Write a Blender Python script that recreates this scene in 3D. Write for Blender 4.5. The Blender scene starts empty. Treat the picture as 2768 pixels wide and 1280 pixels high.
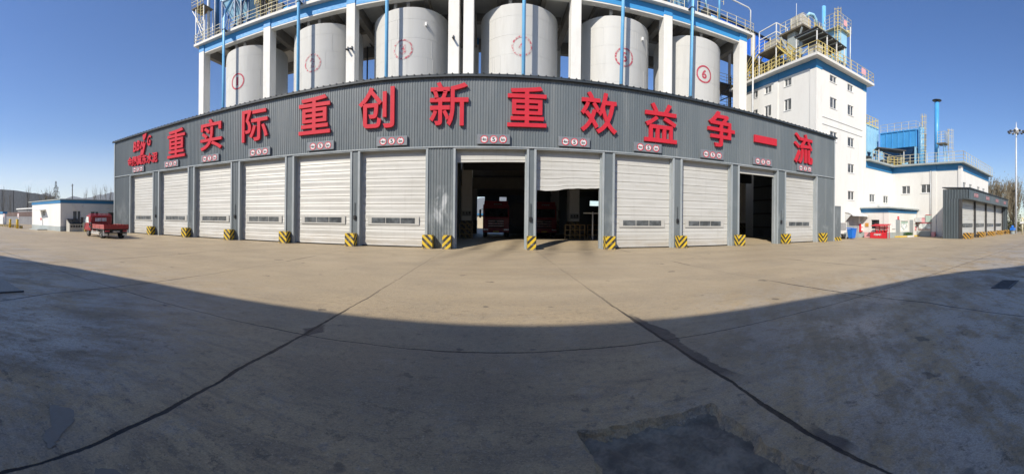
import bpy, bmesh, math, random
from mathutils import Vector, Matrix
R = math.radians
rnd = random.Random(7)
sc = bpy.context.scene
COL = sc.collection

# ------------------------------------------------------------------ camera (a phone's sweep panorama: central cylindrical)
F = 1015.5
cam = bpy.data.cameras.new('camera'); camo = bpy.data.objects.new('camera', cam); COL.objects.link(camo)
cam.type = 'PANO'
cam.panorama_type = 'CENTRAL_CYLINDRICAL'
cam.central_cylindrical_range_u_min = (0 - 1332) / F
cam.central_cylindrical_range_u_max = (2768 - 1332) / F
cam.central_cylindrical_range_v_min = -(1280 - 593) / F
cam.central_cylindrical_range_v_max = 593 / F
cam.central_cylindrical_radius = 1.0
cam.clip_start = 0.05; cam.clip_end = 20000
camo.location = (0, 0, 1.6)
camo.rotation_euler = (Matrix.Rotation(-0.0108, 3, 'Y') @ Matrix.Rotation(R(90), 3, 'X')).to_euler()
sc.camera = camo

# ------------------------------------------------------------------ world, sun, exposure
SUN_AZ, SUN_EL = 38.0, 38.0            # sun behind the viewer, to the left
sc.view_settings.view_transform = 'Standard'; sc.view_settings.look = 'None'
sc.view_settings.exposure = 0.42; sc.view_settings.gamma = 1.0
W = bpy.data.worlds.new("World"); sc.world = W; W.use_nodes = True
nt = W.node_tree; N = nt.nodes; L = nt.links
bg = N['Background']
sky = N.new('ShaderNodeTexSky'); sky.sky_type = 'NISHITA'; sky.sun_disc = False
sky.sun_elevation = R(SUN_EL)
sky.sun_rotation = R(180 + SUN_AZ)
sky.altitude = 300; sky.air_density = 1.0; sky.dust_density = 0.25; sky.ozone_density = 3.0
# a low bank of cumulus over the hills on the left
tc = N.new('ShaderNodeTexCoord')
mp = N.new('ShaderNodeMapping'); mp.inputs['Scale'].default_value = (7, 7, 16)
no = N.new('ShaderNodeTexNoise'); no.inputs['Scale'].default_value = 1.3; no.inputs['Detail'].default_value = 7; no.inputs['Roughness'].default_value = .55
sx = N.new('ShaderNodeSeparateXYZ')
L.new(tc.outputs['Generated'], mp.inputs[0]); L.new(mp.outputs[0], no.inputs['Vector']); L.new(tc.outputs['Generated'], sx.inputs[0])
def wm(op, a, b=None, c=None, clamp=False):
    m = N.new('ShaderNodeMath'); m.operation = op; m.use_clamp = clamp
    for i, v in enumerate((a, b, c)):
        if v is None: continue
        if hasattr(v, 'links'): L.new(v, m.inputs[i])
        else: m.inputs[i].default_value = v
    return m.outputs[0]
def wmap(v, a, b, c=0.0, d=1.0):
    m = N.new('ShaderNodeMapRange'); m.interpolation_type = 'SMOOTHSTEP'; L.new(v, m.inputs[0])
    for i, k in enumerate((a, b, c, d)): m.inputs[i + 1].default_value = k
    return m.outputs[0]
elev = wmap(sx.outputs['Z'], .085, .17, 1, 0)
side = wmap(sx.outputs['X'], -.995, -.78, 1, 0)
side2 = wmap(sx.outputs['X'], -.80, -.98, 0, 1)
thr = wmap(no.outputs[0], .43, .57)
cl = wm('MULTIPLY', wm('MULTIPLY', thr, elev), side2)
cl = wm('MULTIPLY', cl, .55)
wisp = wm('MULTIPLY', wmap(sx.outputs['Z'], 0.0, .22, 1, 0), wmap(sx.outputs['X'], .2, -.9, .12, .5))
mixc = N.new('ShaderNodeMix'); mixc.data_type = 'RGBA'
hs = N.new('ShaderNodeHueSaturation'); hs.inputs['Saturation'].default_value = 1.22; hs.inputs['Hue'].default_value = .510; L.new(sky.outputs[0], hs.inputs['Color'])
L.new(wm('MAXIMUM', cl, wisp), mixc.inputs[0]); L.new(hs.outputs[0], mixc.inputs[6]); mixc.inputs[7].default_value = (7.2, 7.4, 7.8, 1)
L.new(mixc.outputs[2], bg.inputs[0])
bg.inputs[1].default_value = 0.112
sun = bpy.data.lights.new('sun', 'SUN'); sun.energy = 4.6; sun.angle = R(0.5); sun.color = (1.0, .93, .82)
so = bpy.data.objects.new('sun', sun); COL.objects.link(so)
sdir = Vector((-math.sin(R(SUN_AZ)) * math.cos(R(SUN_EL)), -math.cos(R(SUN_AZ)) * math.cos(R(SUN_EL)), math.sin(R(SUN_EL))))
so.rotation_euler = sdir.to_track_quat('Z', 'Y').to_euler(); so.location = (-20, -30, 40)

# ------------------------------------------------------------------ materials
MATS = {}
class NT:
    """small helper round a material's node tree"""
    def __init__(s, name):
        s.m = bpy.data.materials.new(name); s.m.use_nodes = True; s.t = s.m.node_tree
        s.b = s.t.nodes['Principled BSDF']; s.geo = None; s.tex = None
    def n(s, t): return s.t.nodes.new(t)
    def put(s, v, sock):
        if hasattr(v, 'links'): s.t.links.new(v, sock)
        elif isinstance(v, tuple): sock.default_value = v if len(v) == 4 or sock.type == 'VECTOR' else (*v, 1)
        else: sock.default_value = v
    def pos(s):
        if not s.geo: s.geo = s.n('ShaderNodeNewGeometry')
        return s.geo.outputs['Position']
    def obj(s):
        if not s.tex: s.tex = s.n('ShaderNodeTexCoord')
        return s.tex.outputs['Object']
    def xyz(s, v):
        q = s.n('ShaderNodeSeparateXYZ'); s.put(v, q.inputs[0]); return q.outputs
    def math(s, op, a, b=None, c=None, clamp=False):
        m = s.n('ShaderNodeMath'); m.operation = op; m.use_clamp = clamp
        for i, v in enumerate((a, b, c)):
            if v is not None: s.put(v, m.inputs[i])
        return m.outputs[0]
    def noise(s, v, scale, detail=4, rough=.55, stretch=(1, 1, 1), dist=0, off=(0, 0, 0)):
        q = s.n('ShaderNodeMapping'); s.put(v, q.inputs[0]); q.inputs['Scale'].default_value = stretch; q.inputs['Location'].default_value = off
        n = s.n('ShaderNodeTexNoise'); n.inputs['Scale'].default_value = scale; n.inputs['Detail'].default_value = detail
        n.inputs['Roughness'].default_value = rough; n.inputs['Distortion'].default_value = dist
        s.t.links.new(q.outputs[0], n.inputs['Vector']); return n.outputs[0]
    def map(s, v, a, b, c=0.0, d=1.0):
        m = s.n('ShaderNodeMapRange'); s.put(v, m.inputs[0])
        for i, k in enumerate((a, b, c, d)): s.put(k, m.inputs[i + 1])
        return m.outputs[0]
    def mix(s, f, a, b, mode='MIX'):
        m = s.n('ShaderNodeMix'); m.data_type = 'RGBA'; m.blend_type = mode
        s.put(f, m.inputs[0]); s.put(a, m.inputs[6]); s.put(b, m.inputs[7]); return m.outputs[2]
    def bump(s, h, strength=.3, dist=.02):
        b = s.n('ShaderNodeBump'); b.inputs['Strength'].default_value = strength; b.inputs['Distance'].default_value = dist
        s.put(h, b.inputs['Height']); s.t.links.new(b.outputs[0], s.b.inputs['Normal'])
    def done(s, col, rough=.6, metal=0.0, spec=None):
        s.put(col, s.b.inputs['Base Color']); s.put(rough, s.b.inputs['Roughness']); s.put(metal, s.b.inputs['Metallic'])
        if spec is not None: s.b.inputs['Specular IOR Level'].default_value = spec
        MATS[s.m.name] = s.m; return s.m

def worn(name, c1, c2, scale=1.5, rough=.6, metal=0.0, lo=.4, hi=.7, stretch=(1, 1, 1), bump=0, bs=20, rust=None, rlo=.62, rhi=.74, rscale=3, spec=None, rv=.12):
    """paint/concrete with cloudy dirt from c1 to c2, optional rust blotches, uneven gloss"""
    t = NT(name); p = t.pos()
    n = t.noise(p, scale, 6, .6, stretch)
    n2 = t.noise(p, scale * 6, 3, .6, stretch, off=(7, 3, 1))
    f = t.map(t.math('ADD', t.math('MULTIPLY', n, .7), t.math('MULTIPLY', n2, .3)), lo, hi)
    col = t.mix(f, c1, c2)
    if rust:
        col = t.mix(t.map(t.noise(p, rscale, 8, .7, stretch, off=(11, 5, 2)), rlo, rhi), col, rust)
    if bump: t.bump(t.noise(p, bs, 4, .6), bump, .01)
    return t.done(col, t.map(n2, .3, .7, max(rough - rv, .05), min(rough + rv, 1)), metal, spec)

def wall_metal():
    t = NT('metal_grey'); p = t.pos(); o = t.xyz(p)
    col = t.mix(t.map(t.noise(p, .6, 6, .6, (1, 1, .15)), .4, .7), (.108, .128, .138), (.14, .158, .164))
    col = t.mix(t.math('MULTIPLY', t.map(t.noise(p, 2.5, 5, .65, (1, 1, .05), off=(3, 3, 3)), .52, .72), .35), col, (.24, .25, .245))
    low = t.map(o[2], 1.2, 3.6, 1, 0)                                   # rubbed paint and dust low on the piers
    col = t.mix(t.math('MULTIPLY', low, t.map(t.noise(p, 1.1, 6, .65, (1, 1, .5), off=(5, 1, 2)), .5, .7, 0, .65)), col, (.33, .35, .35))
    sm = t.math('MULTIPLY', t.map(t.math('ABSOLUTE', t.math('ADD', o[0], 2.85)), .25, .8, 1, 0), t.map(t.math('ABSOLUTE', t.math('SUBTRACT', o[2], 2.3)), .5, 1.2, 1, 0))
    col = t.mix(t.math('MULTIPLY', sm, t.map(t.noise(p, 1.6, 5, .6, (1, 1, .45), .4, off=(0, 0, 9)), .47, .6, 0, .8)), col, (.5, .52, .53))
    return t.done(col, t.map(t.noise(p, 3, 4), .3, .7, .34, .5))
wall_metal()
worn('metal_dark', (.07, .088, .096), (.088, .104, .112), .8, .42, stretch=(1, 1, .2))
worn('trim_grey', (.26, .29, .30), (.36, .38, .385), 1.2, .4, stretch=(1, 1, .3), rust=(.14, .15, .155), rlo=.6, rhi=.8)
worn('fascia_dark', (.022, .03, .036), (.035, .042, .047), 2, .5)
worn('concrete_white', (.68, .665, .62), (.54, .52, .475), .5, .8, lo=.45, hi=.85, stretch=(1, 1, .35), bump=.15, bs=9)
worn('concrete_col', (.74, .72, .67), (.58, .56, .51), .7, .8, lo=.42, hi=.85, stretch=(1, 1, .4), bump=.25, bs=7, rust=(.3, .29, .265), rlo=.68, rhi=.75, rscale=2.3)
worn('concrete_soffit_shade', (.27, .25, .22), (.19, .178, .158), .7, .85, bump=.2, bs=5)  # under-deck concrete, darkened in colour for the shade there
worn('concrete_inner_shade', (.13, .12, .10), (.08, .075, .062), .6, .85, lo=.35, hi=.75)  # hall concrete, the deep shade indoors put into its colour
worn('wall_white', (.72, .705, .66), (.62, .60, .555), .9, .8, lo=.45, hi=.85, stretch=(1, 1, .18), rust=(.50, .475, .42), rlo=.6, rhi=.85, rscale=1.4, bump=.08, bs=14)
worn('dado_grey', (.36, .40, .39), (.28, .31, .30), .9, .75)
worn('blue_band', (.025, .17, .36), (.03, .20, .40), .6, .6)
worn('blue_beam', (.035, .245, .54), (.05, .29, .58), .6, .55, stretch=(1, 1, 3))
worn('blue_pipe', (.13, .40, .68), (.20, .47, .72), 1.3, .38, rust=(.1, .2, .3), rlo=.72, rhi=.8)
worn('blue_paint', (.055, .29, .62), (.09, .36, .68), .7, .4, lo=.35, hi=.75)
worn('blue_dark', (.02, .085, .20), (.03, .11, .24), .8, .5)
worn('blue_pale', (.26, .50, .66), (.34, .57, .70), .6, .45)
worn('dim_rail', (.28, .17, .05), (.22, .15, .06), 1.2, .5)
worn('yellow_rail', (.62, .47, .10), (.66, .58, .32), 1.2, .5, rust=(.3, .2, .08), rlo=.62, rhi=.75)
worn('cream_rail', (.66, .63, .48), (.55, .50, .30), .8, .5, rust=(.55, .38, .06), rlo=.5, rhi=.62, rscale=.6)
worn('pale_steel', (.62, .63, .62), (.45, .46, .46), 1, .45, rust=(.28, .2, .13), rlo=.7, rhi=.8)
worn('dark_steel', (.035, .036, .038), (.065, .062, .058), 1.4, .6)
worn('grating', (.10, .085, .06), (.2, .17, .12), 2, .8)
worn('silo_paint', (.52, .515, .49), (.45, .442, .415), .5, .62, lo=.4, hi=.8, stretch=(1, 1, .12), rust=(.33, .315, .285), rlo=.58, rhi=.85, rscale=1.2, spec=.3)
worn('equip_cream', (.5, .48, .42), (.36, .33, .28), 1, .6)
worn('red_sign', (.52, .024, .04), (.45, .022, .036), 2, .5, spec=.25)
worn('red_truck', (.30, .012, .018), (.24, .018, .02), 2.2, .38, rust=(.33, .21, .16), rlo=.6, rhi=.8, rscale=2)
worn('red_truck_dusty', (.36, .075, .07), (.38, .16, .13), 3, .55)
worn('red_dark', (.30, .014, .024), (.24, .014, .02), 1.6, .35)
worn('tyre', (.016, .016, .016), (.05, .045, .04), 5, .85)
worn('rim_grey', (.35, .33, .30), (.22, .2, .18), 4, .6)
worn('chassis', (.018, .018, .019), (.045, .042, .038), 3, .7)
worn('chrome', (.5, .5, .5), (.4, .4, .4), 3, .25, .8)
worn('white_paint', (.74, .74, .72), (.62, .61, .58), 1.5, .5)
worn('plastic_blue', (.015, .16, .62), (.02, .19, .66), 2, .4)
worn('red_paint', (.62, .015, .03), (.55, .03, .04), 2, .42)
worn('pink_faded', (.72, .34, .36), (.78, .44, .44), 3, .6)
worn('yellow_paint', (.72, .46, .02), (.62, .42, .06), 2, .6)
worn('brown_wall', (.10, .06, .05), (.14, .10, .09), .8, .85)
worn('grey_wall', (.22, .22, .23), (.16, .16, .17), .8, .85)
worn('far_roof', (.018, .022, .030), (.026, .031, .04), .15, .55)
worn('green_board', (.35, .5, .42), (.55, .62, .55), 3, .6)
worn('bark', (.085, .07, .052), (.13, .11, .085), 6, .9)
worn('bark_pale', (.16, .14, .11), (.22, .2, .165), 6, .9)
worn('twig', (.19, .155, .10), (.26, .22, .14), 3, .9)
worn('leaf', (.10, .10, .03), (.16, .15, .05), 2, .8)
worn('grass_green', (.03, .09, .02), (.06, .14, .03), 6, .9)
worn('hill', (.11, .12, .115), (.15, .155, .145), .004, .95)
worn('black', (.012, .012, .013), (.02, .02, .02), 3, .5)
worn('orange_paint', (.62, .25, .05), (.7, .4, .2), 5, .6)
worn('blue_sheet', (.015, .11, .50), (.02, .14, .54), .8, .42)
worn('cream_sheet', (.50, .45, .34), (.56, .5, .39), .8, .5)
worn('fabric_blind', (.35, .35, .34), (.25, .25, .25), 3, .8)
worn('tank_grey', (.16, .16, .165), (.24, .235, .23), .8, .4)

def glass(name, col, rough=.12):
    t = NT(name); p = t.pos()
    c = t.mix(t.map(t.noise(p, 2.2, 4, .6), .4, .65), col, tuple(min(1, x * 2.2 + .02) for x in col))
    return t.done(c, rough, 0, .6)
glass('window_glass', (.05, .055, .058))
glass('truck_glass', (.012, .015, .017), .06)
glass('pale_glass', (.42, .46, .44), .2)
glass('dark_glass', (.008, .01, .012), .08)

def door_skin():
    t = NT('door_skin'); p = t.pos(); o = t.xyz(p)
    n = t.noise(p, .7, 6, .6, (.35, 1, 1.6)); n2 = t.noise(p, 2.4, 5, .65, (.3, 1, 1.4), off=(4, 4, 4))
    drip = t.noise(p, 5, 4, .6, (1, 1, .06), off=(9, 1, 1))
    col = t.mix(t.map(n, .4, .75), (.45, .442, .41), (.385, .375, .34))
    col = t.mix(t.math('MULTIPLY', t.map(n2, .52, .75), .6), col, (.32, .305, .27))
    col = t.mix(t.math('MULTIPLY', t.map(drip, .55, .75), .25), col, (.26, .245, .215))
    low = t.math('MULTIPLY', t.map(o[2], 0.0, .9, .75, 0), t.map(n2, .3, .6))   # splashed dust by the ground
    col = t.mix(low, col, (.34, .295, .23))
    t.bump(t.noise(p, 1.1, 3, .5, (.5, 1, 2.2)), .25, .05)
    return t.done(col, .45, 0, .4)
door_skin()

def hazard(name, yel=(.62, .42, .02), blk=(.02, .018, .016), freq=2.7, mode='block'):
    t = NT(name)
    if mode == 'block':
        o = t.xyz(t.obj())
        ph = t.math('SUBTRACT', t.math('SUBTRACT', o[2], t.math('ABSOLUTE', o[0])), t.math('ABSOLUTE', o[1]))
    elif mode == 'slash':
        o = t.xyz(t.pos()); ph = t.math('ADD', t.math('ADD', o[2], o[0]), o[1])
    else:
        o = t.xyz(t.pos()); ph = t.math('SUBTRACT', t.math('SUBTRACT', o[2], o[0]), o[1])
    fr = t.math('FRACT', t.math('MULTIPLY', ph, freq))
    st = t.map(t.math('ABSOLUTE', t.math('SUBTRACT', fr, .5)), .24, .26)
    p = t.pos(); n = t.noise(p, 6, 6, .65); n2 = t.noise(p, 2.2, 5, .6, off=(3, 9, 2))
    y = t.mix(t.map(n2, .4, .7), yel, tuple(x * .75 for x in yel))
    k = t.mix(t.map(n, .45, .7), blk, (.10, .085, .05))
    col = t.mix(st, y, k)
    col = t.mix(t.map(n, .60, .66), col, (.30, .27, .22))
    col = t.mix(t.math('MULTIPLY', t.map(o[2], 0.0, .12, .6, 0), t.map(n2, .3, .6)), col, (.3, .25, .18))
    return t.done(col, .55)
hazard('hazard_block'); hazard('hazard_slash', mode='slash', freq=2.6); hazard('hazard_back', (.30, .2, .03), mode='back', freq=1.1)
hazard('hazard_shed', (.62, .33, .04), (.04, .03, .025), 2.6, 'back')
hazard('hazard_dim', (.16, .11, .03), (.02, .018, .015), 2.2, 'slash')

def mark_paint(name, strength):
    t = NT(name); p = t.pos()
    n = t.noise(p, 5.5, 5, .75); 
    col = t.mix(t.map(n, strength - .05, strength + .05), (.42, .05, .08), (.47, .46, .43))
    return t.done(col, .65)
mark_paint('mark_faded', .49); mark_paint('mark_worn', .53); mark_paint('mark_fresh', .62)

def ground_mat():
    t = NT('yard_concrete'); p = t.pos(); o = t.xyz(p); x, y = o[0], o[1]
    big = t.noise(p, .09, 5, .6); mid = t.noise(p, .55, 6, .62, off=(3, 1, 0)); fine = t.noise(p, 9, 5, .7, off=(1, 8, 0)); grit = t.noise(p, 60, 3, .7)
    sweep = t.noise(p, .5, 5, .6, (.16, 1.3, 1), off=(5, 2, 0))             # broom and tyre sweeps along the front
    dust = t.map(t.math('ADD', t.math('MULTIPLY', big, .45), t.math('MULTIPLY', sweep, .55)), .36, .62)
    col = t.mix(dust, (.37, .29, .182), (.485, .388, .25))
    col = t.mix(t.math('MULTIPLY', t.map(mid, .45, .7), .5), col, (.30, .25, .18))
    # bare slab near the viewer, tinted warm to offset the blue shade on it
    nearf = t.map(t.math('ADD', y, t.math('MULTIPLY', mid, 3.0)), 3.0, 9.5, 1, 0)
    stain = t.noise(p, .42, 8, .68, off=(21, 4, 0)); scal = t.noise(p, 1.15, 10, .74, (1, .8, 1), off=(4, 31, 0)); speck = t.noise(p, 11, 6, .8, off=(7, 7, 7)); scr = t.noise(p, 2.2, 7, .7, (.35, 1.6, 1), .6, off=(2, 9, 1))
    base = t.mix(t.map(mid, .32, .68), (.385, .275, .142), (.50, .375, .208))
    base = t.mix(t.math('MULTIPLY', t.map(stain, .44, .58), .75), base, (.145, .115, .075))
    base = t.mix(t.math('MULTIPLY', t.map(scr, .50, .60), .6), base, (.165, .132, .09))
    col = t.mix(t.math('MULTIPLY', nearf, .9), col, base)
    cv = t.n('ShaderNodeCombineXYZ'); t.put(t.math('MULTIPLY', t.math('ADD', t.math('MULTIPLY', x, .75), t.math('MULTIPLY', y, .66)), .38), cv.inputs[0]); t.put(t.math('MULTIPLY', t.math('SUBTRACT', t.math('MULTIPLY', y, .75), t.math('MULTIPLY', x, .66)), 1.5), cv.inputs[1])
    streak = t.noise(cv.outputs[0], 1.3, 10, .72, off=(4, 31, 0))
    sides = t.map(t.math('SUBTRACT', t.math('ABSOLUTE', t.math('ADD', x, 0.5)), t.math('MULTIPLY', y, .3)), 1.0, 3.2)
    film_sheen = t.math('MULTIPLY', t.math('MULTIPLY', sides, nearf), t.map(t.math('ADD', t.math('ADD', t.math('MULTIPLY', scal, .35), t.math('MULTIPLY', streak, .4)), t.math('MULTIPLY', speck, .25)), .46, .535))
    col = t.mix(t.math('MULTIPLY', film_sheen, .8), col, t.mix(t.map(speck, .4, .6), (.36, .33, .285), (.60, .57, .51)))  # pale scaled film at the sides, with sky sheen painted into its colour
    lone = t.math('MULTIPLY', t.math('MULTIPLY', t.map(t.math('ADD', t.math('MULTIPLY', scal, .6), t.math('MULTIPLY', speck, .4)), .53, .58), nearf), .55)    # scattered pale scaling elsewhere
    col = t.mix(lone, col, (.46, .405, .32))
    pit = t.map(t.noise(p, 4.5, 8, .8, off=(2, 2, 2)), .57, .62)
    col = t.mix(t.math('MULTIPLY', t.math('MULTIPLY', pit, nearf), .75), col, (.085, .076, .062))
    col = t.mix(t.math('MULTIPLY', t.map(speck, .50, .60), t.math('ADD', t.math('MULTIPLY', nearf, .42), .16)), col, (.115, .10, .08))
    col = t.mix(t.map(grit, .42, .66, 0, .5), col, (.14, .118, .088)); col = t.mix(t.map(t.noise(p, 38, 4, .75, off=(3, 3, 8)), .56, .68, 0, .45), col, (.55, .47, .36))
    blot = t.map(t.noise(p, 1.6, 3, .5, off=(13, 2, 5)), .70, .72)           # oil drips
    col = t.mix(t.math('MULTIPLY', blot, .6), col, (.06, .056, .052))
    # tyre tracks fanning out of the open doors
    def fan(cx, w):
        dx = t.math('ABSOLUTE', t.math('SUBTRACT', t.math('ABSOLUTE', t.math('SUBTRACT', t.math('ADD', x, t.math('MULTIPLY', t.math('SUBTRACT', 20.3, y), .22)), cx)), .95))
        edge = t.map(t.math('ADD', dx, t.math('MULTIPLY', mid, .5)), .35, .85, 1, 0)
        return t.math('MULTIPLY', t.math('MULTIPLY', edge, t.map(y, 12.0, 19.5)), w)
    tr = t.math('MULTIPLY', t.math('ADD', fan(0, .8), fan(4.2, .9), clamp=True), t.map(sweep, .3, .6))
    col = t.mix(t.math('MULTIPLY', tr, .9), col, (.15, .12, .085))
    # slab joints: straight cuts that wander and crumble
    wob = t.math('MULTIPLY', t.math('SUBTRACT', t.noise(p, 1.1, 6, .65, off=(0, 0, 4)), .5), .13)
    def lines(c, off, step):
        u = t.math('DIVIDE', t.math('ADD', t.math('SUBTRACT', c, off), wob), step)
        f = t.math('SUBTRACT', u, t.math('ROUND', u)); return t.math('MULTIPLY', t.math('ABSOLUTE', f), step)
    xs = t.math('MULTIPLY', x, t.math('ADD', t.math('MULTIPLY', t.math('MAXIMUM', t.math('SUBTRACT', 3.0, y), 0.0), .042), 1.0)); jx = lines(xs, -2.45, 4.7); jy = lines(t.math('ADD', y, t.math('MULTIPLY', x, -.006)), 4.52, 14.0)
    wn = t.map(t.noise(p, .8, 5, .6, off=(8, 8, 0)), .35, .65, .008, .03)
    wy = t.map(t.noise(p, .8, 5, .6, off=(1, 6, 0)), .35, .65, .004, .013)
    lx = t.map(t.math('SUBTRACT', jx, wn), 0, .008, 1, 0); ly = t.map(t.math('SUBTRACT', jy, wy), 0, .006, 1, 0)
    fade = t.math('MAXIMUM', t.map(t.math('ADD', y, t.math('MULTIPLY', mid, 6)), 7.5, 12.0, 1, .2), t.math('MULTIPLY', t.map(t.noise(p, .3, 3, .5, off=(17, 2, 0)), .53, .58), t.map(t.math('ABSOLUTE', t.math('ADD', x, .1)), 3.5, 4.2)))
    joint = t.math('MAXIMUM', t.math('MULTIPLY', lx, fade), ly)
    # tar smeared beside the right-hand joint and round the left-hand crossing
    rx = t.math('SUBTRACT', xs, 2.25)
    tar = t.math('MULTIPLY', t.map(rx, -.01, .015), t.map(t.math('ADD', rx, t.math('MULTIPLY', t.noise(p, 1.3, 5, .6, off=(6, 1, 1)), -.62)), -.17, -.14, 1, 0))
    tar = t.math('MULTIPLY', tar, t.math('ADD', t.math('MULTIPLY', t.map(y, 5.7, 6.1, 1, 0), t.map(y, 3.0, 3.3)), t.math('MULTIPLY', t.map(y, 1.5, 1.6), t.map(y, 1.85, 2.0, 1, 0))))
    cx = t.math('ADD', t.math('ABSOLUTE', t.math('ADD', x, 2.42)), t.math('MULTIPLY', t.math('ABSOLUTE', t.math('SUBTRACT', y, 4.75)), .45))
    tar2 = t.map(t.math('ADD', cx, t.math('MULTIPLY', t.noise(p, 2.4, 5, .6), .3)), .27, .33, 1, 0)
    tarm = t.math('MAXIMUM', tar, tar2)
    col = t.mix(t.math('MULTIPLY', tarm, .85), col, (.045, .045, .047))
    col = t.mix(joint, col, (.012, .012, .013))
    h = t.math('ADD', t.math('MULTIPLY', fine, .5), t.math('MULTIPLY', grit, .5))
    h = t.math('SUBTRACT', h, t.math('MULTIPLY', joint, 3.0)); h = t.math('SUBTRACT', h, t.math('MULTIPLY', pit, .4)); h = t.math('ADD', h, t.math('MULTIPLY', tarm, .5))
    h = t.math('ADD', h, t.math('MULTIPLY', speck, .8)); h = t.math('ADD', h, t.math('MULTIPLY', film_sheen, .25)); t.bump(h, .55, .014)
    rough = t.map(t.math('ADD', t.math('MULTIPLY', mid, .5), t.math('MULTIPLY', sweep, .5)), .35, .65, .40, .66)
    rough = t.math('ADD', rough, t.math('MULTIPLY', t.map(fine, .3, .7), .12)); rough = t.math('SUBTRACT', rough, t.math('MULTIPLY', film_sheen, .22))
    return t.done(col, rough, 0, .22)
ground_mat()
worn('pit_floor', (.135, .108, .074), (.30, .245, .17), 4.5, .9, lo=.4, hi=.62, bump=1.0, bs=16)
worn('patch_smooth', (.15, .122, .085), (.19, .155, .11), 3, .5, bump=.2, bs=30)

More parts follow.
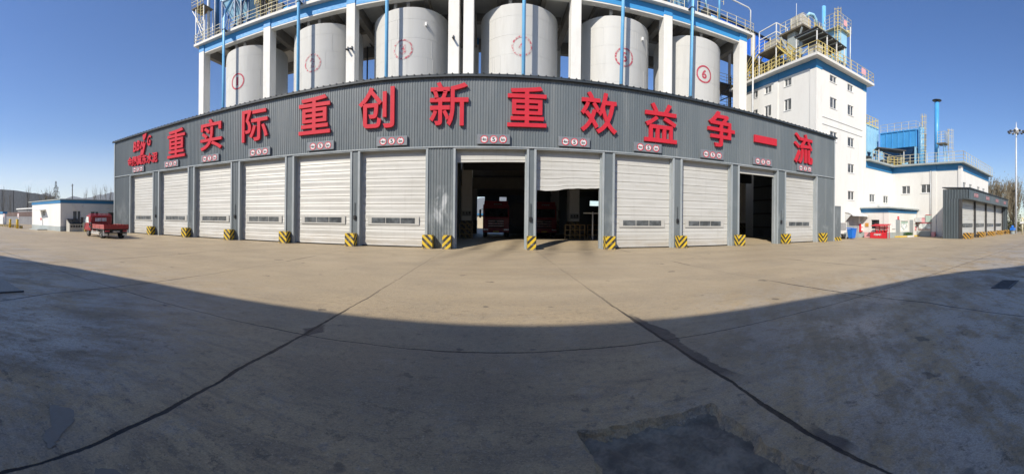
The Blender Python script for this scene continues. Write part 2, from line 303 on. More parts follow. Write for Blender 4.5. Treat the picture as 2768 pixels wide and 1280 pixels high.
# ------------------------------------------------------------------ mesh helpers
# parts whose separate pieces each become a mesh of their own
SPLIT = {'side_wall', 'corner_trim', 'cross_beam', 'edge_beam', 'beam_soffit', 'deck', 'deck_beam', 'pilaster', 'post', 'wall_girt', 'partition', 'air_duct', 'filling_pipe', 'floodlight', 'door_light',
         'rain_pipe', 'leg', 'bracket', 'vessel', 'door_post', 'machine', 'cabinet', 'divider', 'feed_pipe', 'brace', 'vision_panel', 'foot', 'fire_bucket', 'trestle', 'purlin', 'clamp', 'motor', 'casing', 'tail_light', 'pale_panel', 'stripe', 'ladder', 'vent', 'light', 'body_panel'}
class B:
    """collects shapes (world metres) and links them as ONE mesh"""
    def __init__(s): s.bm = bmesh.new(); s.mi = 0
    def face(s, pts):
        vs = [s.bm.verts.new(p) for p in pts]
        f = s.bm.faces.new(vs); f.material_index = s.mi; return f
    def box(s, x0, x1, y0, y1, z0, z1):
        v = [s.bm.verts.new(p) for p in ((x0, y0, z0), (x1, y0, z0), (x1, y1, z0), (x0, y1, z0), (x0, y0, z1), (x1, y0, z1), (x1, y1, z1), (x0, y1, z1))]
        for q in ((3, 2, 1, 0), (4, 5, 6, 7), (0, 1, 5, 4), (1, 2, 6, 5), (2, 3, 7, 6), (3, 0, 4, 7)):
            f = s.bm.faces.new([v[i] for i in q]); f.material_index = s.mi
        return s
    def prism(s, poly, d):
        """poly: list of 3d points (planar), d: extrusion vector"""
        d = Vector(d); a = [s.bm.verts.new(p) for p in poly]; b = [s.bm.verts.new(Vector(p) + d) for p in poly]
        n = len(a); fs = [s.bm.faces.new(a[::-1]), s.bm.faces.new(b)]
        for i in range(n): fs.append(s.bm.faces.new((a[i], a[(i + 1) % n], b[(i + 1) % n], b[i])))
        for f in fs: f.material_index = s.mi
        return s
    def tube(s, pts, r, n=8, cap=True, r2=None):
        pts = [Vector(p) for p in pts]; rings = []
        for i, p in enumerate(pts):
            d = (pts[min(i + 1, len(pts) - 1)] - pts[max(i - 1, 0)]).normalized()
            up = Vector((0, 0, 1)) if abs(d.z) < .95 else Vector((1, 0, 0))
            u = d.cross(up).normalized(); w = u.cross(d)
            rr = r if r2 is None else r + (r2 - r) * i / (len(pts) - 1)
            rings.append([s.bm.verts.new(p + (u * math.cos(a) + w * math.sin(a)) * rr) for a in (2 * math.pi * (k + .5) / n for k in range(n))])
        for a, b in zip(rings, rings[1:]):
            for k in range(n):
                f = s.bm.faces.new((a[k], a[(k + 1) % n], b[(k + 1) % n], b[k])); f.material_index = s.mi; f.smooth = n > 5
        if cap:
            f = s.bm.faces.new(rings[0][::-1]); f.material_index = s.mi
            f = s.bm.faces.new(rings[-1]); f.material_index = s.mi
        return s
    def bar(s, p, q, w): return s.tube((p, q), w * .707, 4)
    def frustum(s, lo, hi):
        """lo/hi: (x0,x1,y0,y1,z)"""
        v = []
        for (x0, x1, y0, y1, z) in (lo, hi): v += [s.bm.verts.new(p) for p in ((x0, y0, z), (x1, y0, z), (x1, y1, z), (x0, y1, z))]
        for q in ((3, 2, 1, 0), (4, 5, 6, 7), (0, 1, 5, 4), (1, 2, 6, 5), (2, 3, 7, 6), (3, 0, 4, 7)):
            f = s.bm.faces.new([v[i] for i in q]); f.material_index = s.mi
        return s
    def lathe(s, c, prof, n=48, smooth=True):
        """prof: (radius, z) list about the vertical axis at c"""
        rings = []
        for r, z in prof:
            rings.append([s.bm.verts.new((c[0] + r * math.cos(2 * math.pi * k / n), c[1] + r * math.sin(2 * math.pi * k / n), c[2] + z)) for k in range(n)])
        for a, b in zip(rings, rings[1:]):
            for k in range(n):
                f = s.bm.faces.new((a[k], a[(k + 1) % n], b[(k + 1) % n], b[k])); f.material_index = s.mi; f.smooth = smooth
        return s
    def disc(s, c, r, axis='y', n=24, y=0):
        pts = []
        for k in range(n):
            a = 2 * math.pi * k / n
            if axis == 'y': pts.append((c[0] + r * math.cos(a), c[1], c[2] + r * math.sin(a)))
            elif axis == 'z': pts.append((c[0] + r * math.cos(a), c[1] + r * math.sin(a), c[2]))
            else: pts.append((c[0], c[1] + r * math.cos(a), c[2] + r * math.sin(a)))
        s.face(pts); return s
    def corr(s, p0, p1, z0, top, pitch=.2, depth=.03, out=(0, -1)):
        """trapezoid-ribbed sheet from p0 to p1 (xy), bottom z0, top = number or f(x)"""
        p0 = Vector(p0); p1 = Vector(p1); d = p1 - p0; Ln = d.length; d /= Ln; o = Vector(out)
        us = []; k = 0; m = max(1, round(Ln / pitch)); w = Ln / m
        for k in range(m):
            us += [(k * w, 0), (k * w + w * .5, 0), (k * w + w * .62, depth), (k * w + w * .88, depth)]
        us.append((Ln, 0)); prev = None
        for u, h in us:
            q = p0 + d * u + o * h; zt = top(q.x) if callable(top) else top
            zb = z0(q.x) if callable(z0) else z0
            a = s.bm.verts.new((q.x, q.y, zb)); b = s.bm.verts.new((q.x, q.y, zt))
            if prev:
                f = s.bm.faces.new((prev[0], a, b, prev[1])); f.material_index = s.mi
            prev = (a, b)
        return s
    def rail(s, path, h=1.1, post=1.5, r=.028, rails=3, z=None, closed=False):
        path = [Vector(p) for p in path]
        if closed: path.append(path[0])
        for a, b in zip(path, path[1:]):
            Ln = (b - a).length; m = max(1, round(Ln / post))
            for k in range(m + 1):
                q = a.lerp(b, k / m); s.tube((q, q + Vector((0, 0, h))), r, 5)
            for j in range(rails):
                zz = Vector((0, 0, h * (j + 1) / rails - (.0 if j == rails - 1 else .03)))
                s.tube((a + zz, b + zz), r * .9, 5)
        return s
    def ladder(s, p, h, d=(1, 0), w=.45, cage=True, back=(0, -1), r=.022):
        p = Vector(p); d = Vector((*d, 0)); bk = Vector((*back, 0)); up = Vector((0, 0, 1))
        for e in (-1, 1): s.tube((p + d * e * w / 2, p + d * e * w / 2 + up * h), r, 5)
        for k in range(int(h / .32)): s.tube((p - d * w / 2 + up * (.3 + k * .32), p + d * w / 2 + up * (.3 + k * .32)), r * .7, 4)
        if cage:
            for k in range(int((h - 2) / .75) + 1):
                z = 2.1 + k * .75
                s.tube([p + d * math.cos(a) * .36 + bk * (math.sin(a) * .62) + up * z for a in [math.pi * j / 6 for j in range(7)]], r * .8, 4)
            for a in (math.pi * .25, math.pi * .5, math.pi * .75):
                c = p + d * math.cos(a) * .36 + bk * (math.sin(a) * .62); s.tube((c + up * 2.1, c + up * h), r * .7, 4)
        return s
    def stair(s, p, q, w, side, n=None):
        """open steel flight from p to q (3d), width w along side (xy)"""
        p = Vector(p); q = Vector(q); sd = Vector((*side, 0)) * w; n = n or max(4, int(abs(q.z - p.z) / .22))
        for e in (0, 1):
            s.bar(p + sd * e, q + sd * e, .12)
            for hh in (.55, 1.05): s.bar(p + sd * e + Vector((0, 0, hh)), q + sd * e + Vector((0, 0, hh)), .045)
            for k in range(0, n + 1, 4):
                c = p.lerp(q, k / n) + sd * e; s.bar(c, c + Vector((0, 0, 1.05)), .045)
        dr = (q - p); dr.z = 0
        dr = dr.normalized() * .12
        for k in range(1, n):
            c = p.lerp(q, k / n); s.face((c - dr, c + dr, c + dr + sd, c - dr + sd))
        return s
    def wall(s, o, u, Ln, z0, z1, holes, inn, depth=.14):
        """plane wall with rectangular openings and reveals; o=(x,y) start, u=(ux,uy) unit, inn=(x,y) inward unit"""
        cu = sorted({0, Ln, *[h[0] for h in holes], *[h[1] for h in holes]}); cz = sorted({z0, z1, *[h[2] for h in holes], *[h[3] for h in holes]})
        P = lambda a, z, d=0: (o[0] + u[0] * a + inn[0] * d, o[1] + u[1] * a + inn[1] * d, z)
        for a, b in zip(cu, cu[1:]):
            for c, d in zip(cz, cz[1:]):
                m = ((a + b) / 2, (c + d) / 2)
                if any(h[0] < m[0] < h[1] and h[2] < m[1] < h[3] for h in holes): continue
                s.face((P(a, c), P(b, c), P(b, d), P(a, d)))
        for (a, b, c, d) in holes:
            for q in (((a, c), (a, d)), ((a, d), (b, d)), ((b, d), (b, c)), ((b, c), (a, c))):
                s.face((P(*q[0]), P(*q[1]), P(*q[1], depth), P(*q[0], depth)))
        return s
    def text(s, body, size, at, offset=0, extrude=0, ux=(1, 0, 0), uz=(0, 0, 1), align='CENTER', fit=None, res=3, wrap=None, shear=0):
        """letters as mesh; at = centre point; fit=(w,h) stretches them to that box"""
        cu = bpy.data.curves.new('t', 'FONT'); cu.body = body; cu.size = size; cu.offset = offset; cu.resolution_u = res; cu.shear = shear
        ob = bpy.data.objects.new('t', cu); COL.objects.link(ob)
        dg = bpy.context.evaluated_depsgraph_get(); dg.update(); me = ob.evaluated_get(dg).to_mesh()
        co = [v.co.copy() for v in me.vertices]; fs = [tuple(p.vertices) for p in me.polygons]
        ob.evaluated_get(dg).to_mesh_clear(); bpy.data.objects.remove(ob); bpy.data.curves.remove(cu)
        if not co: return s
        xs = [c.x for c in co]; ys = [c.y for c in co]; mx, my = (min(xs) + max(xs)) / 2, (min(ys) + max(ys)) / 2
        kx = ky = 1
        if fit: kx, ky = fit[0] / (max(xs) - min(xs)), fit[1] / (max(ys) - min(ys))
        ux, uz, at = Vector(ux), Vector(uz), Vector(at); nrm = ux.cross(uz)          # points toward the reader
        tb = bmesh.new(); vs = [tb.verts.new((((c.x - mx) * kx), ((c.y - my) * ky), 0)) for c in co]
        for f in fs:
            try: tb.faces.new([vs[i] for i in f])
            except ValueError: pass
        bmesh.ops.remove_doubles(tb, verts=tb.verts, dist=1e-5)
        if extrude:
            r = bmesh.ops.extrude_face_region(tb, geom=list(tb.faces))
            for v in [g for g in r['geom'] if isinstance(g, bmesh.types.BMVert)]: v.co.z += extrude
            bmesh.ops.recalc_face_normals(tb, faces=tb.faces)
        mp = {}
        for v in tb.verts:
            q = wrap(v.co) if wrap else at + ux * v.co.x + uz * v.co.y + nrm * v.co.z
            mp[v] = s.bm.verts.new(q)
        for f in tb.faces:
            try: g = s.bm.faces.new([mp[v] for v in f.verts]); g.material_index = s.mi
            except ValueError: pass
        tb.free(); return s
    def islands(s):
        seen = set(); out = []
        for v in s.bm.verts:
            if v in seen: continue
            st = [v]; seen.add(v); comp = [v]
            while st:
                for e in st.pop().link_edges:
                    for q in e.verts:
                        if q not in seen: seen.add(q); st.append(q); comp.append(q)
            b = B(); mp = {q: b.bm.verts.new(q.co) for q in comp}
            for f in {f for q in comp for f in q.link_faces}:
                g = b.bm.faces.new([mp[q] for q in f.verts]); g.material_index = f.material_index; g.smooth = f.smooth
            out.append(b)
        return out
    def obj(s, name, mats, parent=None, local=False, label=None, bevel=0, recalc=True, loc=None, smooth=None):
        if recalc: bmesh.ops.recalc_face_normals(s.bm, faces=s.bm.faces)
        if name in SPLIT:
            out = s.islands()
            if 1 < len(out) <= 40:
                o = None
                for i, b in enumerate(out): o = b.obj(name, mats, parent, local, label, bevel, False)
                s.bm.free(); return o
        me = bpy.data.meshes.new(name)
        off = Vector(loc) if loc else (Vector(parent_loc(parent)) if parent and not local else None)
        if off: bmesh.ops.translate(s.bm, verts=s.bm.verts, vec=-off)
        s.bm.to_mesh(me); s.bm.free()
        for m in (mats if isinstance(mats, (list, tuple)) else [mats]): me.materials.append(MATS[m])
        o = bpy.data.objects.new(name, me); COL.objects.link(o)
        if parent: o.parent = parent
        if loc: o.location = Vector(loc) - (Vector(parent_loc(parent)) if parent else Vector())
        if label: o['label'] = label
        if bevel:
            md = o.modifiers.new('bevel', 'BEVEL'); md.width = bevel; md.segments = 2; md.limit_method = 'ANGLE'; md.angle_limit = R(40)
        return o
def parent_loc(p):
    v = Vector(p.location)
    while p.parent: p = p.parent; v += p.location
    return v
def thing(name, label, cat, loc=(0, 0, 0), rz=0, group=None):
    o = bpy.data.objects.new(name, None); COL.objects.link(o); o.location = loc; o.rotation_euler = (0, 0, rz); o.empty_display_size = .2
    o['label'] = label; o['category'] = cat
    if group: o['group'] = group
    return o
def tag(o, label, cat, group=None, kind=None):
    if label: o['label'] = label
    if cat: o['category'] = cat
    if group: o['group'] = group
    if kind: o['kind'] = kind
    return o
def dup(root, loc, rz=None, label=None):
    r = root.copy(); COL.objects.link(r); r.location = loc
    if rz is not None: r.rotation_euler = (0, 0, rz)
    if label: r['label'] = label
    for ch in [c for c in root.children]:
        c = ch.copy(); COL.objects.link(c); c.parent = r
        for g in [k for k in ch.children]:
            d = g.copy(); COL.objects.link(d); d.parent = c
    return r
# ================================================================== the ground: one sheet with a square pit broken into it
PITC = Vector((1.25, 2.2))
def pit_outline(n=96):
    pts = []
    x0, x1, y0, y1 = .66, 1.84, 1.5, 2.78
    for k in range(n):
        s = 4 * k / n; e = int(s); f = s - e
        p = [(x0 + (x1 - x0) * f, y0), (x1, y0 + (y1 - y0) * f), (x1 - (x1 - x0) * f, y1), (x0, y1 - (y1 - y0) * f)][e]
        j = rnd.uniform(-.014, .014) + .025 * math.sin(k * .9) * math.sin(k * .37 + 1); c = Vector(p) - PITC
        pts.append(Vector(p) + c.normalized() * j)
    return pts
g = B(); inner = pit_outline(); n = len(inner); rings = [[(p.x, p.y, 0) for p in inner]]
for rad in (1.6, 6, 30, 120, 600, 4000):
    ring = []
    for p in inner:
        d = (p - PITC).normalized(); ring.append((PITC.x + d.x * rad, PITC.y + d.y * rad, 0))
    rings.append(ring)
vr = [[g.bm.verts.new(q) for q in r] for r in rings]
for a, b in zip(vr, vr[1:]):
    for k in range(n): g.bm.faces.new((a[k], a[(k + 1) % n], b[(k + 1) % n], b[k]))
prev = vr[0]
for sh, dp in ((.02, -.024), (.05, -.046), (.12, -.08)):
    lip = [g.bm.verts.new((p.x + (PITC.x - p.x) * (sh + rnd.uniform(-.012, .012)), p.y + (PITC.y - p.y) * (sh + rnd.uniform(-.012, .012)), dp + rnd.uniform(-.007, .007))) for p in inner]
    for k in range(n): g.bm.faces.new((lip[k], lip[(k + 1) % n], prev[(k + 1) % n], prev[k]))
    prev = lip
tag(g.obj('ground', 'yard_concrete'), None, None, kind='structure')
g = B(); M = 56
gv = [[g.bm.verts.new((.6 + 1.32 * i / M, 1.44 + 1.42 * j / M, -.066 + rnd.uniform(-.006, .006) + .010 * math.sin(i * .31 + .3 * math.sin(j * .5)) * math.cos(j * .23) + .008 * math.sin(i * .9 + j * .4))) for j in range(M + 1)] for i in range(M + 1)]
for i in range(M):
    for j in range(M): g.bm.faces.new((gv[i][j], gv[i + 1][j], gv[i + 1][j + 1], gv[i][j + 1])).smooth = True
tag(g.obj('pit_floor', 'pit_floor', recalc=False), None, None, kind='structure')
# spalled flats where the skin of the slab came off
def blob(pts, jit=.02, sub=5):
    out = []
    for a, b in zip(pts, pts[1:] + pts[:1]):
        for k in range(sub):
            t = k / sub; out.append((a[0] + (b[0] - a[0]) * t + rnd.uniform(-jit, jit), a[1] + (b[1] - a[1]) * t + rnd.uniform(-jit, jit), .004))
    return out
for pts in ([(-2.92, 1.22), (-2.62, 1.09), (-2.5, .98), (-2.36, .98), (-2.46, 1.1), (-2.62, 1.3), (-2.78, 1.36)],
            [(-2.06, 1.17), (-1.93, 1.1), (-1.83, 1.15), (-1.86, 1.26), (-1.98, 1.28)]):
    g = B(); g.face(blob(pts, .012)); tag(g.obj('spalled_patch', 'patch_smooth'), None, None, kind='structure')
# two humps of concrete that lead in through the open doors
def ramp(name, x0, x1, h, y0, y1, y2, y3):
    g = B(); prof = []
    for k in range(9): f = k / 8; prof.append((y0 + (y1 - y0) * f, .004 + h * (f * f * (3 - 2 * f))))
    for k in range(9): f = k / 8; prof.append((y2 + (y3 - y2) * f, .004 + h * (1 - f * f * (3 - 2 * f))))
    rows = [[g.bm.verts.new((x0 + (x1 - x0) * i / 12, y, z)) for i in range(13)] for y, z in prof]
    for a, b in zip(rows, rows[1:]):
        for i in range(12): g.bm.faces.new((a[i], a[i + 1], b[i + 1], b[i])).smooth = True
    g.face([(x0, y, z) for y, z in prof] + [(x0, y3, 0), (x0, y0, 0)]); g.face([(x1, y, z) for y, z in prof] + [(x1, y3, 0), (x1, y0, 0)])
    tag(g.obj(name, 'yard_concrete'), None, None, kind='structure')
ramp('ramp', -4.5, 11.5, .30, 20.25, 24.0, 25.6, 28.5)
ramp('ramp', 15.0, 19.6, .30, 20.25, 23.6, 25.4, 27.0)

# ================================================================== the long grey loading shed
D = 20.3; XL, XR = -32.1, 26.0
def topz(x): return 9.42 - .37 * abs(x + 6) / (26 if x < -6 else 32)
DOORS = [(-29.25, -25.83), (-24.95, -21.39), (-20.64, -17.01), (-16.18, -12.54), (-11.87, -8.11), (-7.51, -3.67), (-2.05, 1.81), (2.33, 6.06), (6.79, 10.5), (11.16, 14.89), (15.59, 19.12), (20.04, 23.59)]
DZ = 5.42
shed = thing('loading_shed', 'long grey ribbed metal loading shed with twelve roller doors and red slogan', 'loading shed', ((XL + XR) / 2, D, 0))
w = B()
w.corr((XL, D), (XR, D), DZ + .12, topz, .15, .026)
edges = [XL] + [v for d in DOORS for v in (d[0] - .12, d[1] + .12)] + [XR]
for a, b in zip(edges[::2], edges[1::2]):
    if b - a > .5: w.corr((a, D), (b, D), 0, DZ + .08, .15, .026)
    else: w.box(a, b, D, D + .1, 0, DZ + .08)
w.obj('front_wall', 'metal_grey', shed, recalc=True)
w = B()
for x, s in ((XL, -1), (XR, 1)):
    w.corr((x, D), (x, 31.3), 0, topz(x), .25, .035, (s, 0)); 
w.obj('side_wall', 'metal_dark', shed)
w = B()
for x in (XR - .05,):
    for z in (1.0, 2.4, 3.8, 5.2, 6.6): w.box(x - .22, x - .02, D + .4, 31, z, z + .18)
w.obj('wall_girt', 'black', shed)
w = B()                                                            # roof, low in pitch, falling back to the silos
w.prism([(XL - .15, D - .1, topz(XL) + .02), (-6, D - .1, 9.46), (XR + .15, D - .1, topz(XR) + .02), (XR + .15, D - .1, topz(XR) - .06), (-6, D - .1, 9.38), (XL - .15, D - .1, topz(XL) - .06)], (0, 11.2, -.5))
w.obj('roof', 'metal_dark', shed)
w = B()
for (xa, xb) in ((XL - .2, -6), (-6, XR + .2)):
    w.prism([(xa, D - .2, topz(xa) - .09), (xb, D - .2, topz(xb) - .09), (xb, D - .2, topz(xb) + .05), (xa, D - .2, topz(xa) + .05)], (0, .14, 0))
k = XL
while k < XR:                                                      # rib ends of the roof sheets show along the edge
    w.box(k, k + .07, D - .24, D - .16, topz(k) + .04, topz(k) + .085); k += .42
w.obj('roof_trim', 'fascia_dark', shed)
w = B(); w.box(XL, XR, D - .09, D - .04, DZ + .06, DZ + .13); w.obj('drip_trim', 'trim_grey', shed)
w = B(); w.box(XL - .06, XL + .10, D - .06, D - .037, 0, topz(XL) - .2); w.box(XR - .1, XR + .05, D - .06, D - .037, 0, topz(XR) - .2); w.obj('corner_trim', 'trim_grey', shed)
w = B()                                                            # hidden structure that keeps the hall dark
w.box(XL + .1, -2.72, 31.5, 31.6, 0, 9); w.box(-32, -2.0, 43.2, 43.3, 0, 7.6); w.box(-2.0, 1.55, 43.2, 43.3, 4.2, 7.6); w.box(-.95, .75, 43.2, 43.3, 3.2, 4.2); w.box(1.55, 11.4, 43.2, 43.3, 0, 7.6); w.box(11.4, 12.8, 43.2, 43.3, 0, 3.35); w.box(11.4, 12.8, 43.2, 43.3, 3.95, 7.6); w.box(12.8, XR, 43.2, 43.3, 0, 7.6); w.box(13.6, 13.7, 32.9, 43.2, 0, 7)
for x in (-2.9, 14.9): w.box(x - .05, x + .05, D + .45, 31.5, 0, 8.6) if x < 0 else None
w.obj('partition', 'metal_dark', shed)
for i, (a, b) in enumerate(DOORS):
    w = B()
    for x0, x1 in ((a - .12, a), (b, b + .12)):
        w.box(x0, x1, D - .055, D + .34, 0, DZ)
    w.box(a - .12, b + .12, D - .055, D + .34, DZ, DZ + .055)
    w.box(a, a + .07, D + .2, D + .45, 0, DZ); w.box(b - .07, b, D + .2, D + .45, 0, DZ)
    w.obj('door_frame', 'trim_grey', shed)
# the doors: stacked curtain sections with a raised seam and a glazed strip
def curtain(a, b, z0, z1, sag=None, step=.485, seed=0):
    r = random.Random(seed); w = B(); prof = [(0, 0)]; zs = []
    z = 0; rows = []
    y = D + .30
    nx = 14
    levels = [z0]
    zz = math.floor(z0 / step) * step + step
    while zz < z1 - .05: levels.append(zz); zz += step
    levels.append(z1)
    for li, (la, lb) in enumerate(zip(levels, levels[1:])):
        bul = r.uniform(.008, .03)
        for f, dy in ((0, .02), (.02, -.012), (.06, -.015), (.085, -.003), (.5, -bul), (.95, 0.0)):
            rows.append((la + (lb - la) * f, dy))
    rows.append((z1, 0))
    grid = []
    for z, dy in rows:
        row = []
        for i in range(nx + 1):
            f = i / nx; dz = 0
            if sag: dz = sag(f) * max(0, 1 - (z - z0) / 1.3)
            row.append(w.bm.verts.new((a + .05 + (b - a - .1) * f, y + dy + .006 * math.sin(f * 5 + z * 3 + seed), z + dz)))
        grid.append(row)
    for p, q in zip(grid, grid[1:]):
        for i in range(nx): w.bm.faces.new((p[i], p[i + 1], q[i + 1], q[i])).smooth = True
    # back of the curtain, so that it has thickness
    for p, q in ((grid[0], grid[-1]),):
        bk = [[w.bm.verts.new((v.co.x, y + .06, v.co.z)) for v in row] for row in (p, q)]
        for i in range(nx): w.bm.faces.new((bk[0][i + 1], bk[0][i], bk[1][i], bk[1][i + 1])); w.bm.faces.new((p[i], bk[0][i], bk[0][i + 1], p[i + 1]))
    return w
for i, (a, b) in enumerate(DOORS):
    if i == 6: z0, sg, lab = 4.72, (lambda f: .05 * f), 'pulled right up, only two sections of curtain showing'
    elif i == 7: z0, sg, lab = 3.2, (lambda f: .05 + .28 * max(0, f - .3) ** .7 - .025 * math.sin(f * 9) + .012 * math.sin(f * 31)), 'crumpled curtain half raised with a crooked bottom edge'
    elif i == 10: z0, sg, lab = 4.98, None, 'rolled up under the lintel'
    else: z0, sg, lab = .02, None, None
    o = curtain(a, b, z0, DZ, sg, seed=i).obj('roller_door', 'door_skin', shed, label=lab, recalc=False)
    if z0 > 1:
        continue
    w = B(); w.box(a + .06, b - .06, D + .235, D + .262, .03, .075); w.obj('bottom_seal', 'black', o)
    c = (a + b) / 2; hw = (b - a) * .335
    w = B(); w.box(c - hw - .22, c + hw + .22, D + .232, D + .25, 1.24, 1.73); w.obj('window_frame', 'door_skin', o)
    w = B()
    for k in range(3):
        x0 = c - hw + 2 * hw * k / 3 + .02; x1 = c - hw + 2 * hw * (k + 1) / 3 - .02; w.box(x0, x1, D + .222, D + .24, 1.33, 1.64)
    w.obj('vision_panel', 'window_glass', o)
for x in (-25.4, -16.6, -7.8, 2.05, 10.85, 19.55):
    w = B(); w.box(x - .07, x + .07, D - .1, D - .03, 1.52, 1.76); w.box(x - .04, x + .04, D - .125, D - .1, 1.58, 1.64); w.box(x - .012, x + .012, D - .05, D - .035, 1.76, 2.5)
    w.obj('control_box', 'black', shed)
w = B(); w.box(-2.5, 26, 31.6, 32, 5.8, 8.7); w.obj('inner_beam', 'dark_steel', shed)
# side flange at the right-hand foot of the shed
w = B(); w.box(XR + .06, XR + 1.15, D + .1, D + .25, .32, 3.1); w.obj('side_flange', 'metal_grey', shed)
w = B(); w.box(XR + .02, XR + 1.16, D + .02, D + .32, 0, .32); o = w.obj('striped_plinth', 'hazard_slash', shed)

# ------------------------------------------------------------------ the red slogan
SLOGAN = [('重', -22.66, 6.36, 8.66, 'red character 重 at the left end of the slogan, beside 实'),
          ('实', -18.83, 6.5, 8.76, 'red raised character 实 on the grey ribbed wall'),
          ('际', -14.87, 6.66, 8.8, 'red raised character 际 on the grey ribbed wall'),
          ('重', -10.43, 6.64, 8.94, 'red character 重 between the characters 际 and 创'),
          ('创', -6.52, 6.66, 8.98, 'red raised character 创 on the grey ribbed wall'),
          ('新', -2.43, 6.62, 9.0, 'red raised character 新 on the grey ribbed wall'),
          ('重', 1.78, 6.6, 8.78, 'red character 重 between the characters 新 and 效'),
          ('效', 5.8, 6.46, 8.76, 'red raised character 效 on the grey ribbed wall'),
          ('益', 9.62, 6.28, 8.6, 'red raised character 益 on the grey ribbed wall'),
          ('争', 13.99, 6.48, 8.78, 'red raised character 争 on the grey ribbed wall'),
          ('一', 17.85, 7.22, 7.72, 'red raised single-bar character 一 near the slogan end'),
          ('流', 21.85, 6.22, 8.62, 'red raised character 流 at the right end of the slogan')]
for ch, x, z0, z1, lab in SLOGAN:
    w = B(); w.text(ch, 2.3, (x, D - .05, (z0 + z1) / 2), offset=.03 if ch != '一' else .12, extrude=.15, fit=(2.12, z1 - z0), res=4)
    o = w.obj('slogan_character', 'red_sign', None, loc=(x, D - .1, z0), recalc=False)
    tag(o, lab, 'sign letter', 'characters of the red wall slogan')
lg = thing('logo_sign', 'small red BBMG logo with a slanting arrow bar at the top left of the shed', 'sign', (-27.4, D - .1, 7.4))
for ch, x, z, wd in (('B', -28.47, 8.03, .5), ('B', -27.93, 8.07, .5), ('G', -26.28, 8.28, .52)): w = B(); w.text(ch, 1, (x, D - .05, z), .03, .1, fit=(wd, .92), shear=.2); w.obj('letter', 'red_sign', lg, recalc=False)
w = B()
w.prism([(-27.62, D - .05, 7.72), (-27.42, D - .05, 7.72), (-27.36, D - .05, 8.1), (-27.2, D - .05, 7.8), (-27.08, D - .05, 7.8), (-26.98, D - .05, 8.32), (-27.1, D - .05, 8.32), (-27.19, D - .05, 8.06), (-27.32, D - .05, 8.34), (-27.44, D - .05, 8.34)], (0, -.1, 0))
w.prism([(-27.55, D - .05, 7.1), (-27.1, D - .05, 7.12), (-26.72, D - .05, 8.2), (-26.95, D - .05, 8.1), (-27.2, D - .05, 7.62), (-27.45, D - .05, 7.6)], (0, -.12, 0))
w.prism([(-27.2, D - .05, 8.9), (-26.62, D - .05, 9.0), (-26.75, D - .05, 8.66), (-27.0, D - .05, 8.36), (-27.12, D - .05, 8.5)], (0, -.12, 0))
w.obj('emblem', 'red_sign', lg, recalc=True)
w = B(); w.text('金隅冀东水泥', 1, (-27.38, D - .05, 6.72), .028, .08, fit=(4.5, .92), res=3)
tag(w.obj('name_sign', 'red_sign', None, loc=(-27.38, D - .1, 6.3), recalc=False), 'row of six small red characters under the logo', 'sign')

# ------------------------------------------------------------------ limit signs over the doors
worn('sign_grey', (.15, .165, .185), (.20, .21, .225), 2, .5)
worn('sign_white', (.64, .63, .63), (.56, .55, .55), 3, .5)
worn('sign_red', (.6, .03, .05), (.52, .05, .07), 3, .5)
SIGNX = [-27.9, -23.3, -18.95, -14.5, -10.0, -5.6, 0, 4.4, 8.8, 13.3, 17.6, 22.05]
ORD = ['first', 'second', 'third', 'fourth', 'fifth', 'sixth', 'seventh', 'eighth', 'ninth', 'tenth', 'eleventh', 'twelfth']
WHERE = ['the door next to the red light truck', 'the closed door below the leftmost 重', 'the closed door below 实', 'the closed door below 际', 'the closed door below the second 重', 'the closed door left of the wide pier',
         'the wide open door with a red lorry inside', 'the half raised crumpled door', 'the closed door below 益', 'the closed door below 争', 'the open door below 一', 'the last closed door below 流']
def limit_sign(x, lab, proto=None):
    z = 5.9
    if proto: return dup(proto, (x, D - .05, z), None, lab)
    t = thing('limit_sign', lab, 'sign', (x, D - .05, z), 0, 'speed and size limit signs over the doors')
    w = B(); w.box(x - .88, x + .88, D - .16, D - .04, z - .25, z + .27); w.obj('board', 'sign_grey', t, bevel=.012)
    for nm, dx, body, fs in (('width_disc', -.5, '4m', (.21, .17)), ('speed_disc', 0, '5', (.15, .235)), ('height_disc', .5, '6m', (.21, .18))):
        c = (x + dx, D - .175, z)
        w = B(); w.mi = 0; w.disc((c[0], D - .172, z), .195, n=28)
        w.mi = 1
        for k in range(28):
            a0, a1 = 2 * math.pi * k / 28, 2 * math.pi * (k + 1) / 28
            P = lambda a, rr: (c[0] + rr * math.cos(a), D - .178, c[2] + rr * math.sin(a))
            w.face((P(a0, .162), P(a1, .162), P(a1, .205), P(a0, .205)))
        w.mi = 2; w.text(body, 1, (c[0], D - .18, z), .02, 0, fit=fs)
        if nm != 'speed_disc':
            for sgn in (-1, 1):
                if nm == 'width_disc': tri = [(c[0] + sgn * .17, z - .05), (c[0] + sgn * .17, z + .05), (c[0] + sgn * .122, z)]
                else: tri = [(c[0] - .05, z + sgn * .17), (c[0] + .05, z + sgn * .17), (c[0], z + sgn * .122)]
                w.face([(p[0], D - .181, p[1]) for p in tri])
        w.obj(nm, ['sign_white', 'sign_red', 'black'], t, recalc=False)
    return t
P0 = None
for i, x in enumerate(SIGNX):
    t = limit_sign(x, 'grey limit sign over ' + WHERE[i], P0); P0 = P0 or t

